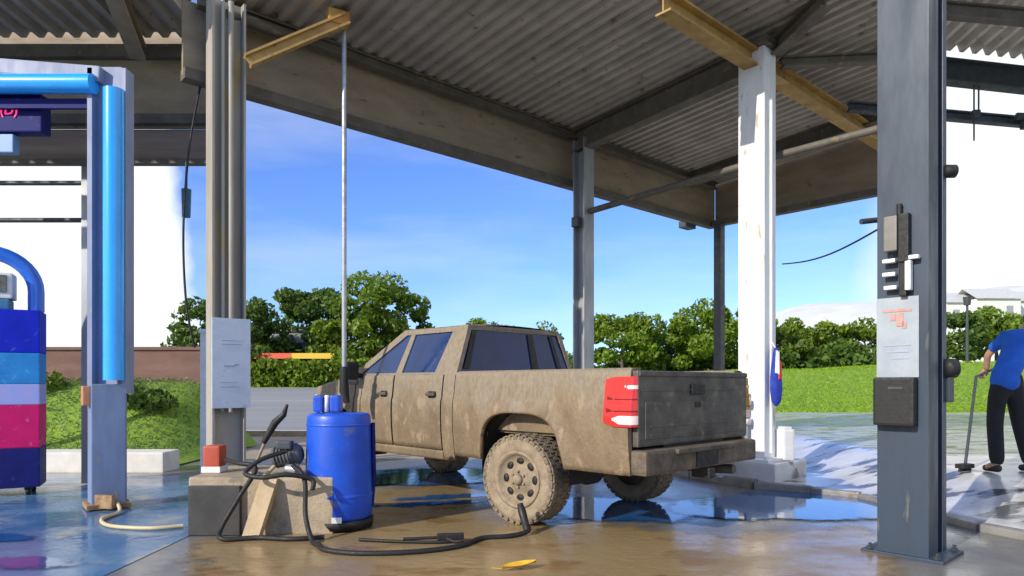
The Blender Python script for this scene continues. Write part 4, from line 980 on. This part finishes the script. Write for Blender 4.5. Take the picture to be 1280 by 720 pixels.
# ------------------------------------------------------------------ far right background
hl = MB(); rr = np.random.default_rng(5); G = []
for y, f in ((150, 0), (190, .45), (240, .8), (300, 1.0), (360, .9)):
    G.append([(x, y, 3 + f * (42 + 6 * math.sin(x * .025) + 4 * math.sin(x * .061 + 1)) * smooth(40, 170, x)) for x in np.linspace(40, 420, 60)])
hl.grid(G); tag(hl.build('hills', mat('haze_painted_hill', (.62, .64, .66), (.50, .54, .53), .9, .95, .03, spots=(.55, .54, .52), spot_scale=.12, spot_lo=.55)), kind='structure')  # distance haze painted in as a paler hill colour
for i, (px, D, w, h) in enumerate(((1192, 130, 7, 6), (1213, 135, 6, 5), (1232, 128, 8, 7), (1262, 132, 9, 7))):
    x = at(px, D); z = 3.4
    t = thing('distant_house', (x, D, z), ['pale house with grey roof beyond the trees, nearest the blue grey column', 'smaller pale house behind the lamp post beyond the trees', 'pale tall house left of the person beyond the trees', 'widest pale house at the right edge beyond the trees'][i], 'house', group='pale houses beyond the trees')
    hh = 10 + h * .5
    b = MB(); b.box((0, 0, hh / 2), (w, 7, hh)); b.build('wall', mat('haze_painted_house', (.74, .73, .71), (.66, .65, .63), .8), t)  # walls, roofs and panes paled in colour to stand for distance haze
    b = MB(); b.slab([(-w / 2 - .4, -4, hh), (w / 2 + .4, -4, hh), (w / 2 + .4, 0, hh + 2.2), (-w / 2 - .4, 0, hh + 2.2)], (0, 0, .15)); b.slab([(-w / 2 - .4, .01, hh + 2.2), (w / 2 + .4, .01, hh + 2.2), (w / 2 + .4, 4, hh), (-w / 2 - .4, 4, hh)], (0, 0, .15)); b.build('roof', mat('haze_painted_tiles', (.52, .52, .53), (.44, .44, .45), .8, .9, 3), t)
    for wx in (-w / 4, w / 4):
        b = MB(); b.box((wx, -3.52, hh - 2), (1.2, .08, 1.5)); b.build('window', mat('haze_painted_pane', (.30, .32, .35), (.24, .26, .29), .2), t)
D = 42; x = at(1209, D)
t = thing('lamp_post', (x, D, hgt(x, D)), 'dark lamp post with a blunt head on the far side of the grass', 'lamp post')
b = MB(); b.tube([(0, 0, 0), (0, 0, 3.6)], [.10, .07], 8); b.build('pole', DARKST, t)
b = MB(); b.tube([(0, 0, 3.6), (0, 0, 4.1)], [.18, .24], 10); b.build('lamp_head', DARKST, t)

# ------------------------------------------------------------------ person
def skin(name, joints, edges, root, parent, m, sub=2):
    me = bpy.data.meshes.new(name); me.from_pydata([j[:3] for j in joints], edges, [])
    o = bpy.data.objects.new(name, me); COL.objects.link(o)
    s = o.modifiers.new('s', 'SKIN'); s.use_smooth_shade = True
    for i, j in enumerate(joints):
        r_ = j[3]; me.skin_vertices[0].data[i].radius = r_ if isinstance(r_, tuple) else (r_, r_); me.skin_vertices[0].data[i].use_root = (i == root)
    u = o.modifiers.new('u', 'SUBSURF'); u.levels = sub; u.render_levels = sub
    bpy.context.view_layer.update()
    nm = bpy.data.meshes.new_from_object(o.evaluated_get(bpy.context.evaluated_depsgraph_get()))
    o.modifiers.clear(); o.data = nm; nm.materials.clear(); nm.materials.append(m)
    for p in nm.polygons: p.use_smooth = True
    o.parent = parent; return o
ps = thing('person', (5.52, 7.5, pz(5.52, 7.5) + .005), 'person in a blue shirt and black trousers leaning over with a long floor brush', 'person')
S = 1.12
def J(x, y, z, r): return (x * S, y * S, z * S, (r if isinstance(r, tuple) else r))
# 0 pelvis 1 belly 2 chest 3 upper chest 4 neck 5 head base 6 head top | 7 hipL 8 kneeL 9 ankleL 10 toeL | 11 hipR .. 14 | 15 shL 16 elL 17 wrL | 18 shR 19 elR 20 wrR
jt = [J(-.06, 0, .93, .085), J(.0, .03, 1.08, .095), J(.12, .09, 1.23, .115), J(.21, .13, 1.34, .11), J(.28, .18, 1.41, .05), J(.34, .22, 1.47, .075), J(.41, .26, 1.57, .075),
      J(-.14, 0, .86, .062), J(-.155, .03, .48, .060), J(-.165, -.03, .09, .042), J(-.19, .10, .035, .035),
      J(.02, 0, .86, .062), J(.11, .05, .48, .062), J(.175, -.02, .09, .042), J(.20, .11, .035, .035),
      J(.08, .20, 1.35, .05), J(.02, .38, 1.17, .04), J(.08, .48, 1.02, .03),
      J(.34, .08, 1.31, .05), J(.40, .16, 1.08, .042), J(.26, .36, 1.03, .03)]
ed = [(0, 1), (1, 2), (2, 3), (3, 4), (4, 5), (5, 6), (0, 7), (7, 8), (8, 9), (9, 10), (0, 11), (11, 12), (12, 13), (13, 14), (3, 15), (15, 16), (16, 17), (3, 18), (18, 19), (19, 20)]
body = skin('body', jt, ed, 0, ps, SKIN)
# face features, fingers are grown as further chains of the same skin material joined into the body mesh
extra = []
hd = Vector(jt[5][:3]); hu = (Vector(jt[6][:3]) - hd).normalized(); fw = (Vector((.25, .95, -.15))).normalized(); rt = fw.cross(hu).normalized()
hc = hd.lerp(Vector(jt[6][:3]), .5)
fm = MB()
fm.tube([hc + fw * .078, hc + fw * .105 - hu * .02], [.012, .018], 8)
for sg in (1, -1):
    fm.lathe([(.002, -.012), (.012, -.006), (.012, .006), (.002, .012)], 10, Matrix.Translation(hc + fw * .078 + rt * sg * .034 + hu * .02))
    fm.lathe([(.004, -.012), (.026, -.006), (.03, .004), (.012, .012)], 12, Matrix.Translation(hc + rt * sg * .082 + hu * .0) @ Matrix.Rotation(R(90), 4, 'Y'))
fm.tube([hc + fw * .083 - hu * .05 - rt * .025, hc + fw * .088 - hu * .052, hc + fw * .083 - hu * .05 + rt * .025], .007, 6)
def hand(w, d):
    w = Vector(w); d = Vector(d).normalized(); a = d.cross(Vector((0, 0, 1))).normalized(); c = a.cross(d)
    fm.box(w + d * .045, (.085, .075, .03), M=Matrix((d, a, c)).transposed(), bev=.012)
    for i, L in enumerate((.068, .078, .072, .056)):
        o0 = w + d * .08 + a * (.03 - i * .02)
        fm.tube([o0, o0 + d * L * .4 - c * .008, o0 + d * L * .55 - c * L * .45, o0 + d * L * .2 - c * L * .75], [.010, .0095, .009, .007], 7)
    o0 = w + d * .03 + a * .035; fm.tube([o0, o0 + a * .022 + d * .03 - c * .01, o0 + a * .012 + d * .055 - c * .03], [.012, .0105, .008], 7)
hand(jt[17][:3], (-.1, .5, -.35)); hand(jt[20][:3], (-.5, .5, -.25))
tmpo = fm.build('features', SKIN)
bm = bmesh.new(); bm.from_mesh(body.data); bm.from_mesh(tmpo.data); bm.to_mesh(body.data); bm.free(); bpy.data.objects.remove(tmpo)
for p in body.data.polygons: p.use_smooth = True
skin('shirt', [J(-.095, -.01, .78, .160), J(-.07, .0, .95, .150), J(.0, .03, 1.09, .140), J(.12, .09, 1.24, .155), J(.20, .13, 1.345, .130), J(.26, .165, 1.395, .065), J(.07, .19, 1.36, .075), J(.02, .34, 1.21, .062), J(.345, .08, 1.32, .075), J(.39, .14, 1.15, .062)],
     [(0, 1), (1, 2), (2, 3), (3, 4), (4, 5), (4, 6), (6, 7), (4, 8), (8, 9)], 2, ps, SHIRT)
skin('trousers', [J(-.065, .0, .91, .122), J(-.145, 0, .80, .098), J(-.155, .03, .48, .085), J(-.163, -.02, .06, .076), J(.02, 0, .80, .098), J(.11, .05, .48, .085), J(.172, -.01, .06, .076), J(-.03, .01, 1.03, .120)],
     [(0, 1), (1, 2), (2, 3), (0, 4), (4, 5), (5, 6), (0, 7)], 0, ps, TROU)
for x, y in ((-.165, -.04), (.175, -.03)):
    skin('shoe', [J(x, y - .02, .045, .048), J(x, y + .08, .04, .046), J(x + (-.02 if x < 0 else .02), y + .19, .03, .036)], [(0, 1), (1, 2)], 0, ps, BLACK)
skin('hair', [tuple(hc + hu * .03 - fw * .02) + (.082,), tuple(hc + hu * .065 - fw * .005) + (.06,), tuple(hc - hu * .02 - fw * .035) + (.07,)], [(0, 1), (0, 2)], 0, ps, HAIR)
# floor brush held by the person
t = thing('floor_brush', (5.48, 7.5, pz(5.2, 7.5) + .005), 'long handled dark floor brush held by the person on the wet pavement', 'brush')
b = MB(); b.tube([(.26 * S, .47 * S, 1.06 * S), (.02 * S, .50 * S, .95 * S), (-.40, .12, .08)], .016, 8); b.build('handle', DARKST, t)
b = MB(); b.box((-.42, .10, .06), (.20, .10, .05), R(25), bev=.012); b.build('brush_head', BLACK, t)
b = MB()
for i in range(9): b.tube([(-.50 + i * .02, .065 + i * .009, .04), (-.51 + i * .022, .06 + i * .009, .001)], [.012, .014], 5)
b.build('bristles', BLACK, t)
# dark machine carried under the arm
t = thing('tool_bag', (5.52 + .36, 7.5 + .02, .335 + 1.0), 'black bag hanging at the side of the leaning person', 'bag')
b = MB(); b.box((.03, 0, .16), (.16, .13, .32), .2, bev=.05); b.build('pouch', BLACK, t)
b = MB(); b.tube([(.03, .05, .31), (.0, .05, .42), (-.06, .05, .46)], .014, 6); b.build('strap', BLACK, t)

# ------------------------------------------------------------------ camera, light, world
cam = bpy.data.cameras.new('camera'); co = bpy.data.objects.new('camera', cam); COL.objects.link(co); sc.camera = co
co.location = (0, 0, 1.3); co.rotation_euler = (R(90), 0, 0)
cam.sensor_width = 36; cam.lens = 850 / 1280 * 36; cam.shift_y = 120 / 1280; cam.clip_end = 3000; cam.clip_start = .05

SUN_EL = 27.; h = Vector((-.72, -.69, 0)).normalized()
sun = bpy.data.lights.new('sun', 'SUN'); sun.energy = 4.2; sun.angle = R(.5); sun.color = (1, .93, .82)
so = bpy.data.objects.new('sun', sun); COL.objects.link(so)
d = Vector((h.x * math.cos(R(SUN_EL)), h.y * math.cos(R(SUN_EL)), math.sin(R(SUN_EL))))
so.rotation_euler = d.to_track_quat('Z', 'Y').to_euler(); so.location = (-20, -15, 20)

w = bpy.data.worlds.new('World'); sc.world = w; w.use_nodes = True
nt = w.node_tree; nt.nodes.clear(); L = nt.links.new
out = _n(nt, 'ShaderNodeOutputWorld'); sky = _n(nt, 'ShaderNodeTexSky'); sky.sky_type = 'NISHITA'; sky.sun_disc = False
sky.sun_elevation = R(SUN_EL); sky.sun_rotation = math.atan2(h.x, h.y); sky.air_density = 1.0; sky.dust_density = .3; sky.ozone_density = 2.2
bg = _n(nt, 'ShaderNodeBackground'); bg.inputs[1].default_value = .15; 
hs = _n(nt, 'ShaderNodeMix', data_type='RGBA', blend_type='MULTIPLY'); hs.inputs[0].default_value = 1; hs.inputs[7].default_value = (.60, .80, 1.34, 1)
L(sky.outputs[0], hs.inputs[6]); L(hs.outputs[2], bg.inputs[0])
tc = _n(nt, 'ShaderNodeTexCoord'); sep = _n(nt, 'ShaderNodeSeparateXYZ'); L(tc.outputs['Generated'], sep.inputs[0])
# cirrus streaks
mp = _n(nt, 'ShaderNodeMapping'); mp.inputs['Scale'].default_value = (1.6, 1.6, 7.5); mp.inputs['Rotation'].default_value = (R(8), R(-14), 0); L(tc.outputs['Generated'], mp.inputs[0])
n1 = _n(nt, 'ShaderNodeTexNoise'); n1.inputs['Scale'].default_value = 1.7; n1.inputs['Detail'].default_value = 7; n1.inputs['Roughness'].default_value = .55; L(mp.outputs[0], n1.inputs[0])
r1 = _n(nt, 'ShaderNodeMapRange'); r1.inputs[1].default_value = .42; r1.inputs[2].default_value = .80; r1.inputs[3].default_value = 0; r1.inputs[4].default_value = .27; L(n1.outputs['Fac'], r1.inputs[0])
# white cloud bank to the right (+x) with an uneven border
n2 = _n(nt, 'ShaderNodeTexNoise'); n2.inputs['Scale'].default_value = 5; n2.inputs['Detail'].default_value = 8; L(tc.outputs['Generated'], n2.inputs[0])
ma = _n(nt, 'ShaderNodeMath', operation='MULTIPLY_ADD'); ma.inputs[1].default_value = .10; L(n2.outputs['Fac'], ma.inputs[0]); L(sep.outputs['X'], ma.inputs[2])
r2 = _n(nt, 'ShaderNodeMapRange', interpolation_type='SMOOTHSTEP'); r2.inputs[1].default_value = .485; r2.inputs[2].default_value = .55; L(ma.outputs[0], r2.inputs[0])
mb_ = _n(nt, 'ShaderNodeMath', operation='MULTIPLY_ADD'); mb_.inputs[1].default_value = -.11; L(n2.outputs['Fac'], mb_.inputs[0]); L(sep.outputs['X'], mb_.inputs[2])
r3 = _n(nt, 'ShaderNodeMapRange', interpolation_type='SMOOTHSTEP'); r3.inputs[1].default_value = -.462; r3.inputs[2].default_value = -.484; L(mb_.outputs[0], r3.inputs[0])
mx0 = _n(nt, 'ShaderNodeMath', operation='MAXIMUM'); L(r3.outputs[0], mx0.inputs[0]); L(r2.outputs[0], mx0.inputs[1])
mxx = _n(nt, 'ShaderNodeMath', operation='MAXIMUM'); L(r1.outputs[0], mxx.inputs[0]); L(mx0.outputs[0], mxx.inputs[1])
bc = _n(nt, 'ShaderNodeBackground'); bc.inputs[0].default_value = (.93, .965, 1, 1); bc.inputs[1].default_value = 1.0
ms = _n(nt, 'ShaderNodeMixShader'); L(mxx.outputs[0], ms.inputs[0]); L(bg.outputs[0], ms.inputs[1]); L(bc.outputs[0], ms.inputs[2]); L(ms.outputs[0], out.inputs[0])

vs = sc.view_settings; vs.view_transform = 'Standard'; vs.look = 'None'; vs.exposure = .2; vs.gamma = 1; vs.use_curve_mapping = False
sc.cycles.max_bounces = 8; sc.cycles.use_denoising = True
